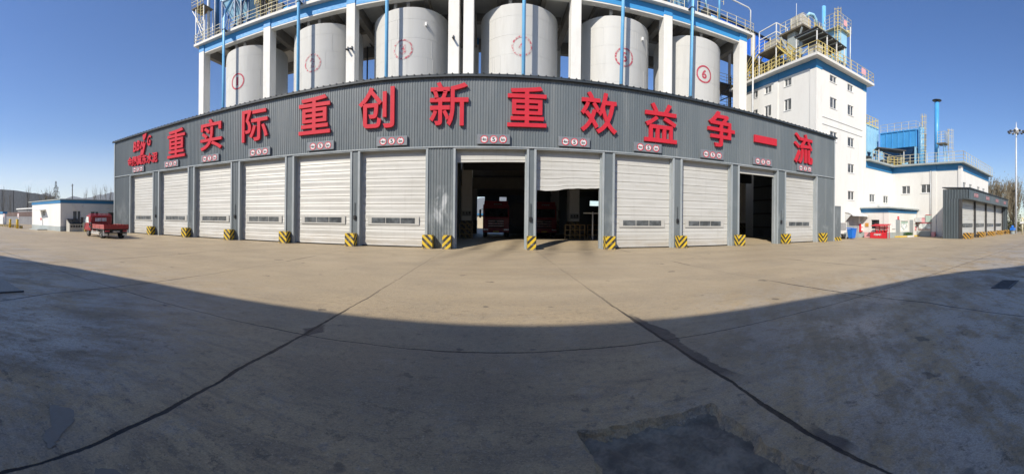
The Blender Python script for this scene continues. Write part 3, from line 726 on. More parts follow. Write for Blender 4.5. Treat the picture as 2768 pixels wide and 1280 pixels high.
# ------------------------------------------------------------------ striped guard blocks
BLK = [(-25.72, -1), (-21.28, -1), (-16.9, -1), (-12.36, -1), (-7.92, -1), (-3.47, -1), (-2.38, 2), (2.12, 2), (6.42, 1), (10.98, 1), (15.46, 1), (19.8, 1), (24.15, 1)]
BW = ['right of the first closed door behind the light truck', 'between the second and third closed doors', 'between the doors below 实 and 际', 'between the doors below 际 and the second 重', 'left of the closed door beside the wide pier', 'at the left foot of the wide pier',
      'at the right foot of the wide pier', 'below the pier between the two lorries', 'right of the crumpled half raised door', 'below the pier between 益 and 争 doors', 'left of the open door below 一', 'right of the open door below 一', 'beside the striped plinth at the shed end']
for i, (x, sgn) in enumerate(BLK):
    wd, dp, h = (.56 if abs(sgn) == 1 else .46), .5, .74
    y1 = D - .06; y0 = y1 - dp
    w = B()
    if sgn < 0: x1 = x + .28; cx = x1; w.box(x1 - wd, x1, y0, y1, 0, h)
    else: x0 = x - .28; cx = x0; w.box(x0, x0 + wd, y0, y1, 0, h)
    o = w.obj('guard_block', 'hazard_block', None, loc=(cx, y0, 0), bevel=.012)
    tag(o, 'yellow and black striped guard block ' + BW[i], 'guard block', 'striped guard blocks along the shed')
# ================================================================== silo tower behind the shed
COLX = [(-32.0, -31.2), (-22.6, -21.75), (-13.35, -12.5), (-3.98, -3.05), (-2.68, -1.8), (6.62, 7.5), (15.5, 16.4), (24.5, 25.5)]
ZS = 22.0
tower = thing('silo_tower', 'concrete silo frame with white columns, blue beam and railed deck above the shed', 'silo building', (-3, 32, 0))
for i, (a, b) in enumerate(COLX):
    for back in (0, 1):
        y0 = 32.0 if not back else 42.2
        w = B(); w.box(a, b, y0, y0 + 1.15, 1.5, 21.25)
        w.mi = 1; w.box(a - .004, b + .004, y0 - .004, y0 + 1.154, 21.25, ZS)
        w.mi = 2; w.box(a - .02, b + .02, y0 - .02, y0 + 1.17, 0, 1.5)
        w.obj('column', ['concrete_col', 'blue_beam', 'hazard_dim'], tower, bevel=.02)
w = B()
for (p, q) in zip(COLX, COLX[1:]):
    w.box(p[1] + .004, q[0] - .004, 32.1, 32.8, 21.12, ZS - .004)
w.obj('edge_beam', 'blue_beam', tower)
w = B()
for (p, q) in zip(COLX, COLX[1:]):
    w.box(p[1] + .004, q[0] - .004, 32.12, 32.78, 21.0, 21.116)
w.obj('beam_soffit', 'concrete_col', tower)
w = B(); w.box(-32.5, -3.54, 31.6, 43.9, ZS, ZS + .26); w.box(-3.5, 26.2, 31.6, 43.9, ZS, ZS + .26); w.obj('deck', 'concrete_white', tower)
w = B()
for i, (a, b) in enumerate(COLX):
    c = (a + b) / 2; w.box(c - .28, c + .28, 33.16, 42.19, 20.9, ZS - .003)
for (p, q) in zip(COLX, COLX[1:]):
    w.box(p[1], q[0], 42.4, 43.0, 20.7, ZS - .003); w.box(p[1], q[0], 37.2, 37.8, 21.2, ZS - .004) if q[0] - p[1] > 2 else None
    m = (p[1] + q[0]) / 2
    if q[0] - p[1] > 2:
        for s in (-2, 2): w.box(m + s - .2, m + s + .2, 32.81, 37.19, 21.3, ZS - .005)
w.obj('deck_beam', 'concrete_soffit_shade', tower)
w = B()
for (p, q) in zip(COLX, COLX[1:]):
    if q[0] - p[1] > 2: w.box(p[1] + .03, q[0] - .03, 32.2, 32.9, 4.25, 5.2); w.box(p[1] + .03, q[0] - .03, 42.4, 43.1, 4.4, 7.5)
w.obj('cross_beam', 'concrete_inner_shade', tower)
w = B(); w.box(-31.2, 24.5, 33.2, 42.1, 5.4, 6.0); w.obj('added_slab', 'concrete_inner_shade', tower)  # slab added below the silos to keep the hall dark
w = B(); w.rail([(-32.45, 43.6, ZS + .26), (-32.45, 31.67, ZS + .26), (-28.35, 31.67, ZS + .26)], 1.1, 1.25); w.rail([(-27.1, 31.67, ZS + .26), (-4.2, 31.67, ZS + .26)], 1.1, 1.25)
w.rail([(-3.2, 31.67, ZS + .26), (17.5, 31.67, ZS + .26)], 1.1, 1.25); w.rail([(19.0, 31.67, ZS + .26), (26.15, 31.67, ZS + .26), (26.15, 43.6, ZS + .26)], 1.1, 1.25)
w.obj('railing', 'cream_rail', tower)
for cx in (COLX[2], COLX[3]):
    w = B()
    c = (cx[0] + cx[1]) / 2
    for dx in ((-.22, .18) if cx is COLX[2] else (0,)):
        w.tube(((c + dx, 31.98, 17.05), (c + dx, 31.5, 16.9)), .09, 10); w.box(c + dx - .05, c + dx + .05, 31.9, 31.99, 17.0, 17.3)
    w.obj('floodlight', 'dark_steel', tower)
for cx, zz in ((COLX[4], 1.9), (COLX[5], 1.75)):
    a, b = cx; w = B(); w.mi = 0; w.box(a + .06, b - .06, 31.96, 31.99, zz, zz + .42); w.mi = 1
    for k in range(3):
        c = a + .2 + k * .25
        if k < 2: w.face([(c - .1, 31.955, zz + .16), (c + .1, 31.955, zz + .16), (c, 31.955, zz + .35)])
        else: w.disc((c, 31.955, zz + .25), .09, n=14)
        w.box(c - .09, c + .09, 31.952, 31.957, zz + .05, zz + .09)
    w.obj('warning_sign', ['fabric_blind', 'black'], tower)

# ------------------------------------------------------------------ six silos, each with its painted number
SIL = [(-26.3, 'mark_fresh'), (-17.0, 'mark_faded'), (-8.05, 'mark_faded'), (2.36, 'mark_faded'), (11.65, 'mark_worn'), (20.25, 'mark_fresh')]
SR = 3.66
SLAB = ['solid red 1', 'faint red 2', 'worn off 3', 'fading red 4', 'red 5', 'clear red 6']
for i, (cx, mk) in enumerate(SIL):
    cy = 36.0
    t = thing('silo', 'pale grey steel silo marked with a %s in a ring' % SLAB[i], 'silo', (cx, cy, 6), 0, 'numbered silos in a row')
    w = B(); w.lathe((cx, cy, 0), [(.5, 6.02), (SR, 6.02)], 72, False); w.lathe((cx, cy, 0), [(SR, 6.02), (SR, 20.3)], 72); w.lathe((cx, cy, 0), [(SR, 20.3), (.6, 20.8), (.05, 20.8)], 72); w.obj('body', 'silo_paint', t, recalc=False)
    # vertical weld seams
    w = B()
    for k in range(1, 9): w.tube([(cx + SR * math.cos(a), cy + SR * math.sin(a), 6 + 1.66 * k) for a in [math.pi + math.pi * q / 40 for q in range(41)]], .011, 4, False)
    for k in range(26):
        a = rnd.uniform(math.pi * 1.05, math.pi * 1.95); z0 = 6.0 + 1.66 * rnd.randrange(0, 8)
        p = (cx + (SR + .004) * math.cos(a), cy + (SR + .004) * math.sin(a)); w.tube(((p[0], p[1], z0), (p[0], p[1], z0 + 1.62)), .012, 4, False)
    w.obj('weld_seam', 'silo_paint', t)
    zc = 16.6
    def wrap(v, cx=cx, cy=cy, zc=zc):
        a = v.x / SR; r = SR + .022 - v.z
        return Vector((cx + r * math.sin(a), cy - r * math.cos(a), zc + v.y))
    w = B()
    for rr0, rr1 in ((.74, .9),):
        for k in range(64):
            a0, a1 = 2 * math.pi * k / 64, 2 * math.pi * (k + 1) / 64
            w.face([wrap(Vector((rr * math.cos(a), rr * math.sin(a), 0))) for rr, a in ((rr0, a0), (rr0, a1), (rr1, a1), (rr1, a0))])
    w.text(str(i + 1), 1, (0, 0, 0), .03, 0, fit=(.28 if i == 0 else .58, .92), wrap=wrap)
    w.obj('number_mark', mk, t, recalc=False)
    w = B()
    for dx in (-1.0, .2): w.tube(((cx + dx, cy - 2.6, 20.4), (cx + dx, cy - 2.6, ZS)), .17, 12)
    w.obj('filling_pipe', 'pale_steel', t)
    if i in (2, 4):
        w = B(); w.box(cx + 1.9, cx + 2.05, cy - 3.3, cy - 3.0, 18.7, 19.0); w.obj('level_box', 'white_paint', t)
# zigzag stair seen between two columns
st = thing('steel_stair', 'dark steel stair climbing between the silos marked 2 and 3', 'stair', (-12.8, 39.5, 0))
w = B()
w.stair((-14.2, 40.2, 11.2), (-9.5, 40.2, 16.6), .9, (0, 1)); w.stair((-9.5, 41.2, 16.6), (-14.2, 41.2, 21.8), .9, (0, 1)); w.stair((-9.5, 41.2, 6), (-14.2, 41.2, 11.2), .9, (0, 1))
w.obj('flight', 'dark_steel', st)
w = B()
for x in (-14.8, -8.9):
    for y in (40.1, 42.1): w.bar((x, y, 0), (x, y, 21.9), .14)
w.box(-15, -14.1, 40.1, 42.2, 11.1, 11.2); w.box(-9.6, -8.8, 40.1, 42.2, 16.5, 16.6); w.obj('stair_frame', 'dark_steel', st)

# ------------------------------------------------------------------ blue pipes rising from the shed roof
PIPE = [(-27.3, 0), (-17.9, 0), (-9.2, 0), (2.41, 0), (11.1, .25), (18.1, .25)]
PL = ['leftmost blue pipe, bending towards the deck above the silo marked 1', 'pale blue pipe in front of the silo marked 2', 'pale blue pipe left of the faded 3', 'pale blue pipe crossing the ring of the 4', 'slightly leaning blue pipe across the ring of the 5', 'blue pipe in front of the silo marked 6']
for i, (x, lean) in enumerate(PIPE):
    y = 31.12
    t = thing('dust_pipe', PL[i], 'pipe', (x, y, 9), 0, 'blue pipes between shed roof and deck')
    path = [(x - lean, y, 8.4), (x, y, 23.4)]
    path += [(x + .25, y + .1, 24.2), (x + 2.1, y + 1.4, 28.4)] if i in (0, 5) else [(x, y, 29.5)]
    w = B(); w.tube(path, .155, 14); w.obj('tube', 'blue_pipe', t)
    w = B()
    for z in (ZS + .1, 13.5): 
        xx = x - lean * (23.4 - z) / 15
        w.tube(((xx, y, z), (xx, y, z + .07)), .2, 14); w.box(xx - .22, xx + .22, y - .02, 31.59, z + .01, z + .05) if z > 20 else None
    w.obj('clamp', 'dark_steel', t)

# ------------------------------------------------------------------ machines on the silo deck
def collector(name, label, cx, cy, zb, wx, wy, hop, body, paint='blue_pale', legs='blue_dark', group=None, panels=6, rail=True, hop_paint=None):
    """bag filter: legs, hopper, ribbed box, top rail"""
    t = thing(name, label, 'dust collector', (cx, cy, zb), 0, group)
    x0, x1, y0, y1 = cx - wx / 2, cx + wx / 2, cy - wy / 2, cy + wy / 2; zh = zb + 1.0; zt = zh + hop
    w = B(); w.frustum((cx - wx * .12, cx + wx * .12, cy - wy * .12, cy + wy * .12, zh), (x0 + .05, x1 - .05, y0 + .05, y1 - .05, zt))
    w.obj('hopper', hop_paint or paint, t)
    w = B(); w.box(x0, x1, y0, y1, zt, zt + body)
    for k in range(panels + 1):
        x = x0 + (x1 - x0) * k / panels
        w.box(x - .05, x + .05, y0 - .07, y0, zt, zt + body - .01); 
        yy = y0 + (y1 - y0) * k / panels
        for s, xx in ((-1, x0), (1, x1)): w.box(xx - .07 if s < 0 else xx, xx if s < 0 else xx + .07, yy - .04, yy + .04, zt, zt + body - .02)
    w.box(x0 - .1, x1 + .1, y0 - .1, y1 + .1, zt + body, zt + body + .12); w.obj('filter_box', paint, t)
    w = B()
    for x in (x0 + .1, (x0 + x1) / 2, x1 - .1):
        for y in (y0 + .1, y1 - .1): w.bar((x, y, zb), (x, y, zt), .2)
    for y in (y0 + .1, y1 - .1):
        for a, b in ((x0 + .1, cx), (cx, x1 - .1)): w.bar((a, y, zb + .2), (b, y, zt - .1), .08); w.bar((b, y, zb + .2), (a, y, zt - .1), .08)
        w.bar((x0, y, zt - .05), (x1, y, zt - .05), .16)
    w.obj('leg_frame', legs, t)
    if rail:
        w = B(); z = zt + body + .12; w.rail([(x0, y1, z), (x0, y0, z), (x1, y0, z), (x1, y1, z)], 1.1, 1.2, .025); w.obj('top_rail', 'cream_rail', t)
    w = B(); w.tube(((cx - .1, y0 - .3, zh - .1), (cx - .1, y1 + .3, zh - .1)), .3, 12); w.obj('screw_conveyor', legs, t)
    return t
collector('dust_collector', 'pale blue hopper filter on dark legs over the silo marked 1', -27.2, 34.6, ZS + .26, 4.0, 3.6, 3.4, 3.0)
collector('dust_collector', 'pale blue hopper filter on the deck over the silo marked 6', 18.2, 34.6, ZS + .26, 3.6, 3.6, 3.0, 3.0)
collector('dust_collector', 'blue filter behind the rail between the silos marked 5 and 6', 13.4, 35.4, ZS + .26, 3.2, 3.4, 3.0, 3.0, 'blue_paint')
collector('dust_collector', 'blue filter behind the rail over the silo marked 2', -18.2, 35.6, ZS + .26, 3.4, 3.4, 3.0, 3.0, 'blue_paint')
t = thing('exhaust_stack', 'dark blue round stack at the left end of the silo deck', 'chimney', (-31.0, 34.0, ZS + .26))
w = B(); w.tube(((-31.0, 34.0, ZS + .26), (-31.0, 34.0, 31)), .34, 16); w.obj('shaft', 'blue_dark', t)
w = B(); w.tube(((-31.6, 33.2, ZS + .26), (-31.6, 33.2, 31)), .2, 12); w.obj('side_pipe', 'pale_steel', t)
t = thing('fan_unit', 'dark fan casing on the deck between stack and pale hopper', 'fan', (-29.9, 33.6, ZS + .26))
w = B(); w.tube(((-29.9, 33.2, ZS + 1.1), (-29.9, 34.2, ZS + 1.1)), .75, 18); w.box(-30.4, -29.4, 33.2, 34.2, ZS + .26, ZS + .7); w.obj('casing', 'dark_steel', t)
w = B(); w.tube(((-29.9, 34.25, ZS + 1.1), (-29.9, 34.9, ZS + 1.1)), .3, 12); w.obj('motor', 'blue_dark', t)
t = thing('ladder_tower', 'caged ladder platform with white braces at the left end of the silo deck', 'platform', (-31.9, 32.4, ZS + .26))
w = B(); w.box(-32.9, -31.0, 31.6, 33.4, 26.55, 26.65); w.obj('platform', 'grating', t)
w = B(); w.rail([(-32.9, 33.4, 26.65), (-32.9, 31.6, 26.65), (-31.0, 31.6, 26.65)], 1.15, .9); w.obj('platform_rail', 'cream_rail', t)
w = B(); w.ladder((-31.35, 31.75, ZS + .26), 6.0, (1, 0), .5, True, (0, -1)); w.obj('ladder', 'yellow_rail', t)
w = B()
for x in (-32.3, -31.0):
    for y in (31.75, 33.3): w.bar((x, y, ZS + .26), (x, y, 26.5), .09)
w.bar((-32.8, 31.65, 26.4), (-31.1, 31.75, 23.6), .08); w.bar((-32.3, 31.75, 25.3), (-31.0, 31.75, 22.6), .08); w.bar((-31.0, 31.75, 25.3), (-32.3, 31.75, 22.6), .06); w.obj('brace', 'white_paint', t)
def machine(name, label, cat, x, y, parts):
    t = thing(name, label, cat, (x, y, ZS + .26))
    for nm, m, f in parts:
        w = B(); f(w); w.obj(nm, m, t)
Z = ZS + .26
for x, lab in ((-23.9, 'twin dark cyclone vessels with yellow ladders on the left of the silo deck'), (8.6, 'dark cyclone vessels with a yellow ladder behind the rail over the 5')):
    def vess(w, x=x):
        for d in (0, 1.3): w.lathe((x + d, 33.8, Z), [(.05, .4), (.2, .9), (.55, 2.2), (.55, 5.5)], 18)
        for d in (-.5, .65, 1.8): w.bar((x + d, 33.2, Z), (x + d, 33.2, Z + 4.5), .09)
    def lad(w, x=x):
        for d in (.05, 1.5): w.ladder((x + d, 32.9, Z), 6.0, (1, 0), .45, True)
        w.rail([(x - .4, 32.7, Z + 2.3), (x + 1.9, 32.7, Z + 2.3)], 1.1, .7, .03)
    machine('cyclone_pair', lab, 'cyclone', x, 33.8, [('vessel', 'dark_steel', vess), ('ladder', 'yellow_rail', lad)])
def lightpole(x, lab):
    t = thing('light_pole', lab, 'lamp', (x, 31.6, Z)); w = B(); w.tube(((x, 31.62, Z), (x, 31.62, Z + 5)), .06, 8); w.obj('pole', 'white_paint', t)
    w = B(); w.box(x - .1, x + .1, 31.3, 31.62, Z + 4.95, Z + 5.05); w.obj('lamp_head', 'pale_steel', t)
lightpole(-25.3, 'thin white pole on the deck right of the pale blue hopper'); lightpole(-29.1, 'thin white pole on the deck left of the pale blue hopper'); lightpole(16.0, 'white pole at the rail left of the right-hand pale hopper')
def pump(name, lab, x, y, m1, m2, s=1.0):
    def body(w): w.box(x - .9 * s, x + .9 * s, y - .5, y + .5, Z, Z + .3); w.box(x - .7 * s, x + .1 * s, y - .4, y + .4, Z + .3, Z + 1.5 * s)
    def mot(w): w.tube(((x + .15 * s, y, Z + .8), (x + .95 * s, y, Z + .8)), .33, 14); w.tube(((x - .3 * s, y, Z + 1.4), (x - .3 * s, y, Z + 3.2), (x + .9 * s, y + .4, Z + 4.2)), .18, 10)
    machine(name, lab, 'blower', x, y, [('casing', m1, body), ('motor', m2, mot)])
pump('blower', 'dark blower behind the rail left of the second blue pipe', -20.9, 33.2, 'dark_steel', 'blue_paint'); pump('blower', 'pale blower cabinet right of the second blue pipe', -16.3, 33.0, 'pale_steel', 'blue_pale', 1.1)
pump('blower', 'dark blower behind the rail over the left silo front', -25.9, 32.9, 'dark_steel', 'blue_dark', .8); pump('blower', 'dark blower right of the sixth blue pipe on the deck', 21.2, 33.2, 'dark_steel', 'blue_pale'); pump('blower', 'dark blower left of the fifth silo rail pole', 16.2, 33.4, 'dark_steel', 'blue_paint')
t = thing('handrail_pipe', 'bent white pipe rail rising over the right end of the silo deck', 'pipe', (23, 31.5, Z))
w = B(); w.tube(((20.2, 31.55, Z + 2.6), (22.2, 31.55, Z + 2.6), (25.3, 31.55, Z + 2.5), (25.6, 31.55, Z + 2.3), (25.6, 31.55, Z)), .07, 8); w.obj('tube', 'white_paint', t)
w = B(); w.tube(((21.6, 31.7, Z), (21.6, 31.7, Z + 4.6)), .12, 10); w.obj('post', 'blue_pipe', t)
w = B(); w.ladder((22.0, 31.8, Z + 1.8), 3.6, (1, 0), .4, False); w.obj('ladder', 'yellow_rail', t)
t = thing('down_pipe', 'thin white rainwater pipe right of the last silo column', 'pipe', (26.1, 31.6, 8)); w = B(); w.tube(((26.05, 31.6, 8), (26.05, 31.6, ZS)), .09, 10); w.obj('tube', 'pale_steel', t)

# ------------------------------------------------------------------ conveyor gallery and stair frame behind the right end
t = thing('conveyor_gallery', 'blue and cream striped sheet metal conveyor gallery behind the silo deck', 'conveyor gallery', (33, 47, 0))
w = B()
def gal(w, xa, xb, za, zb, h):
    w.corr((xa, 45.0), (xb, 45.0), (lambda x: za + (zb - za) * (x - xa) / (xb - xa)), (lambda x: za + h + (zb - za) * (x - xa) / (xb - xa)), .45, .07)
gal(w, 28.5, 36.6, 27.9, 27.4, 3.7); gal(w, 37.5, 41, 27.35, 27.1, 3.7); w.obj('wall', 'blue_sheet', t)
w = B(); gal(w, 36.6, 37.5, 27.4, 27.35, 3.7); w.obj('pale_panel', 'cream_sheet', t)
w = B(); w.prism([(28.2, 44.7, 31.65), (41.3, 44.7, 30.8), (41.3, 44.7, 30.95), (28.2, 44.7, 31.8)], (0, 5, 0)); w.prism([(28.5, 45.1, 27.7), (41, 45.1, 26.9), (41, 45.1, 27.05), (28.5, 45.1, 27.85)], (0, 4, 0)); w.obj('roof', 'fascia_dark', t)
w = B()
for x in (33, 40):
    for y in (45.6, 48.6): w.bar((x, y, 0), (x, y, 27.0), .3)
w.obj('trestle', 'dark_steel', t)
t = thing('stair_frame', 'dark steel stair frame with pale rails between last silo column and white tower', 'stair', (28, 39, 0))
w = B()
for z in (9.5, 12.5, 15.5, 18.5):
    w.box(24.2, 30.5, 37.5, 41.0, z, z + .12)
for x in (24.3, 27.4, 30.4):
    for y in (37.6, 40.9): w.bar((x, y, 0), (x, y, 19.6), .16)
for z in (9.5, 12.5, 15.5): w.bar((24.3, 37.6, z), (27.4, 37.6, z + 3), .1); w.bar((30.4, 37.6, z), (27.4, 37.6, z + 3), .1)
w.stair((24.6, 37.9, 9.6), (29.8, 37.9, 12.6), .8, (0, 1)); w.stair((29.8, 39.2, 12.6), (24.6, 39.2, 15.6), .8, (0, 1)); w.stair((24.6, 37.9, 15.6), (29.8, 37.9, 18.6), .8, (0, 1))
w.obj('frame', 'dark_steel', t)
w = B()
for z in (12.62, 15.62, 18.62): w.rail([(24.3, 37.5, z), (30.4, 37.5, z)], 1.1, 1.2, .03)
w.obj('rail', 'cream_rail', t)
t = thing('store_building', 'low white round store with blue roof edge seen between silos 5 and 6', 'building', (22, 56, 0))
w = B(); w.lathe((23.5, 58, 0), [(5, 0), (5, 14.4)], 40); w.obj('wall', 'wall_white', t)
w = B(); w.lathe((23.5, 58, 0), [(5.05, 14.4), (5.05, 15.8), (0.1, 15.9)], 40); w.obj('roof_band', 'blue_beam', t)
w = B(); w.rail([(23.5 + 5 * math.cos(a), 58 + 5 * math.sin(a), 15.85) for a in [math.pi * k / 12 for k in range(24)]], 1.1, 1.3, .04, closed=True); w.obj('rail', 'cream_rail', t)

t = thing('rear_store', 'pale low store seen through the rear gateway of the hall', 'building', (-3, 70, 0))
w = B(); w.box(-3.4, 1.2, 70, 74, 0, 2.4); w.obj('wall', 'cream_sheet', t); w = B(); w.box(-3.7, 1.5, 69.7, 74.3, 2.4, 2.7); w.obj('roof', 'blue_band', t)
# ------------------------------------------------------------------ tankers inside the hall
def lorry(x, y, label):
    t = thing('tanker_lorry', label, 'lorry', (x, y, 0), 0, 'red tanker lorries in the hall')
    w = B()                                                        # cab shell, front towards the yard (-y)
    sec = [(y, .55, 1.0, 1.2), (y - .02, 1.0, 1.75, 1.2), (y + .12, 1.75, 2.75, 1.2)]
    prof = [(y + .08, .5), (y, .62), (y, 1.72), (y + .05, 1.80), (y + .22, 2.72), (y + .42, 3.0), (y + 1.95, 3.05), (y + 1.95, .5)]
    w.prism([(x - 1.2, a, z) for a, z in prof], (2.4, 0, 0)); cab = w.obj('cab', 'red_dark', t, bevel=.07)
    w = B(); w.prism([(x - 1.05, y + .03, 1.86), (x - 1.05, y + .19, 2.62), (x - 1.05, y + .5, 2.62), (x - 1.05, y + .5, 1.86)], (2.1, 0, 0)); w.obj('windscreen', 'truck_glass', cab)
    w = B(); w.prism([(x - 1.1, y + .12, 2.82), (x - 1.1, y + .3, 3.32), (x - 1.1, y + 1.9, 3.32), (x - 1.1, y + 1.9, 2.9)], (2.2, 0, 0)); w.obj('roof_visor', 'red_dark', t, bevel=.05)
    w = B()
    for k in range(4): w.box(x - .2 + k * .19, x - .06 + k * .19, y + .1, y + .14, 2.95, 3.07)
    w.obj('lettering', 'fabric_blind', t)
    w = B()
    for z in (.86, 1.08, 1.30, 1.50): w.box(x - .72, x + .72, y - .035, y - .002, z, z + .09)
    w.box(x - .1, x + .1, y - .06, y - .03, 1.32, 1.46); gr = w.obj('grille', 'chassis', t)
    w = B()
    for z in (1.01, 1.23, 1.44): w.box(x - .7, x + .7, y - .05, y - .004, z, z + .03)
    w.obj('grille_bar', 'chrome', gr)
    w = B(); w.box(x - 1.2, x + 1.2, y - .12, y + .2, .42, .80); w.obj('bumper', 'red_dark', t, bevel=.05)
    for s in (-1, 1):
        w = B(); w.box(x + s * .93 - .22, x + s * .93 + .22, y - .14, y - .1, .62, .76); w.obj('headlight', 'chrome', t)
        w = B(); w.bar((x + s * 1.2, y + .2, 2.55), (x + s * 1.45, y + .05, 2.5), .04); w.box(x + s * 1.36, x + s * 1.54, y, y + .1, 1.75, 2.5); w.obj('mirror', 'black', t)
        for yy in (y + .85, y + 4.2, y + 5.5):
            w = B(); w.tube(((x + s * 1.18, yy, .5), (x + s * .85, yy, .5)), .5, 22); w.obj('wheel', 'tyre', t)
    w = B(); w.box(x - .26, x + .26, y - .13, y - .118, .46, .56); w.obj('number_plate', 'yellow_paint', t)
    w = B(); w.box(x - .9, x + .9, y + 2.0, y + 9, .7, 1.0); w.obj('chassis', 'chassis', t)
    w = B(); prof = []
    prof = [(.1, 0), (.9, .1), (1.2, .6), (1.2, 5.6), (.9, 6.2), (.1, 6.3)]
    rings = []
    for r, d in prof: rings.append([w.bm.verts.new((x + r * math.cos(a), y + 2.3 + d, 2.25 + r * math.sin(a))) for a in [2 * math.pi * k / 28 for k in range(28)]])
    for p, q in zip(rings, rings[1:]):
        for k in range(28): w.bm.faces.new((p[k], p[(k + 1) % 28], q[(k + 1) % 28], q[k])).smooth = True
    w.obj('tank', 'dark_steel', t)
lorry(.3, 34.2, 'dark red tanker lorry facing out of the wide open door'); lorry(4.75, 34.6, 'red tanker lorry under the half raised door, left part hidden by the pier')
t = thing('tank_trailer', 'grey bulk tank parked deeper in the hall beside the first lorry', 'tank', (-1.9, 44, 0))
w = B(); w.tube(((2.5, 36, 2.1), (2.5, 42, 2.1)), 1.2, 28); w.obj('tank', 'dark_steel', t)
def barrier(x0, x1, y, zb, lab):
    t = thing('guard_rail', lab, 'guard rail', ((x0 + x1) / 2, y, zb), 0, 'yellow guard rails inside the hall'); w = B()
    n = max(2, round((x1 - x0) / .38))
    for k in range(n + 1): x = x0 + (x1 - x0) * k / n; w.bar((x, y, zb), (x, y, zb + 1.0), .035)
    for z in (.32, .66, 1.0): w.bar((x0, y, zb + z), (x1, y, zb + z), .035)
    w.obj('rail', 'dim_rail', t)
barrier(-2.2, -1.35, 24.9, .3, 'yellow guard rail by the column inside the wide open door'); barrier(4.8, 6.15, 24.6, .3, 'yellow guard rail left of the white post, under the crumpled door'); barrier(6.5, 7.7, 25.2, .3, 'yellow guard rail right of the white post, under the crumpled door')
t = thing('barrier_post', 'white T-shaped post just inside the crumpled door', 'post', (6.62, 24.3, .3))
w = B(); w.tube(((6.62, 24.3, .3), (6.62, 24.3, 2.2)), .05, 8); w.obj('post', 'white_paint', t)
w = B(); w.box(5.98, 7.2, 24.26, 24.34, 2.06, 2.13); w.obj('arm', 'white_paint', t)
t = thing('wheel_guide', 'small cream tube hoop on the floor of the open door below 一', 'hoop', (16.9, 23.2, .25))
w = B(); w.tube(((16.7, 23.4, .28), (16.7, 23.4, .62), (16.8, 23.4, .7), (17.2, 23.4, .7), (17.3, 23.4, .62), (17.3, 23.4, .28)), .05, 8); w.obj('hoop', 'cream_rail', t)
# ================================================================== white packing tower on the right
def windows(root, o, u, inn, holes, sub=2):
    """frames and panes set into the openings of a wall that starts at o and runs along u"""
    for (a, b, c, d) in holes:
        P = lambda t, z, q: Vector((o[0] + u[0] * t + inn[0] * q, o[1] + u[1] * t + inn[1] * q, z))
        def slab(w, t0, t1, z0, z1, q0, q1): w.prism([P(t0, z0, q0), P(t1, z0, q0), P(t1, z1, q0), P(t0, z1, q0)], Vector((inn[0], inn[1], 0)) * (q1 - q0))
        w = B(); f = .055; m = a + (b - a) * .56
        slab(w, a, b, c, c + f, .08, .13); slab(w, a, b, d - f, d, .08, .13)
        slab(w, a, a + f, c + f, d - f, .08, .13); slab(w, b - f, b, c + f, d - f, .08, .13); slab(w, m - .05, m + .05, c + f, d - f, .075, .13)
        slab(w, a - .05, b + .05, c - .07, c - .003, -.05, .12)
        fr = w.obj('window', 'white_paint', root, loc=P((a + b) / 2, (c + d) / 2, 0))
        w = B(); slab(w, a + f, b - f, c + f, d - f, .105, .118); w.obj('pane', 'window_glass', fr)
TX, TY, TZ = 27.0, 23.3, 16.7
tw = thing('packing_tower', 'tall white packing tower with blue top band and yellow roof rails', 'tower', (31, 28, 0))
yb = 36.0
hl = [(t0, t1, z0, z1) for z0, z1 in ((15.55, 16.35), (13.05, 14.2), (9.9, 11.0)) for t0, t1 in ((3.35, 4.35), (6.35, 7.4), (8.6, 9.6))]
hr = [(2.05, 3.15, 15.7, 16.35), (5.05, 6.05, 15.65, 16.35), (2.1, 3.2, 13.1, 14.15), (5.1, 6.15, 13.1, 14.15), (2.15, 3.25, 9.8, 10.75), (5.15, 6.3, 9.75, 10.7), (5.2, 6.35, 6.95, 7.9), (5.25, 6.4, 4.05, 5.0)]
w = B()
w.wall((TX, TY), (0, 1), yb - TY, 0, TZ, hl, (1, 0)); w.wall((TX, TY), (1, 0), 8.5, 0, TZ, hr, (0, 1))
w.wall((TX + 8.5, TY), (0, 1), yb - TY, 0, TZ, [], (-1, 0)); w.obj('wall', 'wall_white', tw)
windows(tw, (TX, TY), (0, 1), (1, 0), hl); windows(tw, (TX, TY), (1, 0), (0, 1), hr)
w = B(); w.box(TX - .09, TX + .75, TY - .09, TY + .75, 0, TZ + .0); w.box(TX + 8.0, TX + 8.58, TY - .07, TY + .5, 0, TZ); w.box(TX - .08, TX + .5, TY + 5.25, TY + 5.9, 0, TZ); w.obj('pilaster', 'wall_white', tw)
w = B(); w.box(TX - .1, TX + .76, TY - .1, TY + .76, TZ - .35, TZ + .5); w.box(TX + 7.98, TX + 8.6, TY - .09, TY + .5, TZ - .3, TZ + .5); w.box(TX - .09, TX + .5, TY + 5.23, TY + 5.92, TZ - .3, TZ + .5)
w.box(TX - .04, TX + 8.54, TY - .04, yb, TZ - .18, TZ + .5); w.obj('blue_band', 'blue_band', tw)
w = B(); w.box(TX - .75, TX + 9.2, TY - .75, yb + .3, TZ + .5, TZ + .75); w.obj('roof_slab', 'concrete_white', tw)
w = B(); z = TZ + .75; w.rail([(TX - .68, yb, z), (TX - .68, TY - .68, z), (TX + 9.12, TY - .68, z), (TX + 9.12, yb, z)], 1.1, 1.1, .03); w.obj('roof_rail', 'yellow_rail', tw)
w = B()
for zz in (11.9, 11.2): w.tube(((TX + .9, TY - .03, zz), (TX + 7.9, TY - .03, zz)), .018, 4)
w.obj('cable', 'fabric_blind', tw)
w = B()
dx = TX + 5.05
w.box(dx, dx + 2.2, TY - .03, TY + .1, .02, 2.35); w.obj('door', 'trim_grey', tw, label='pale grey double door with glazed top lights')
w = B()
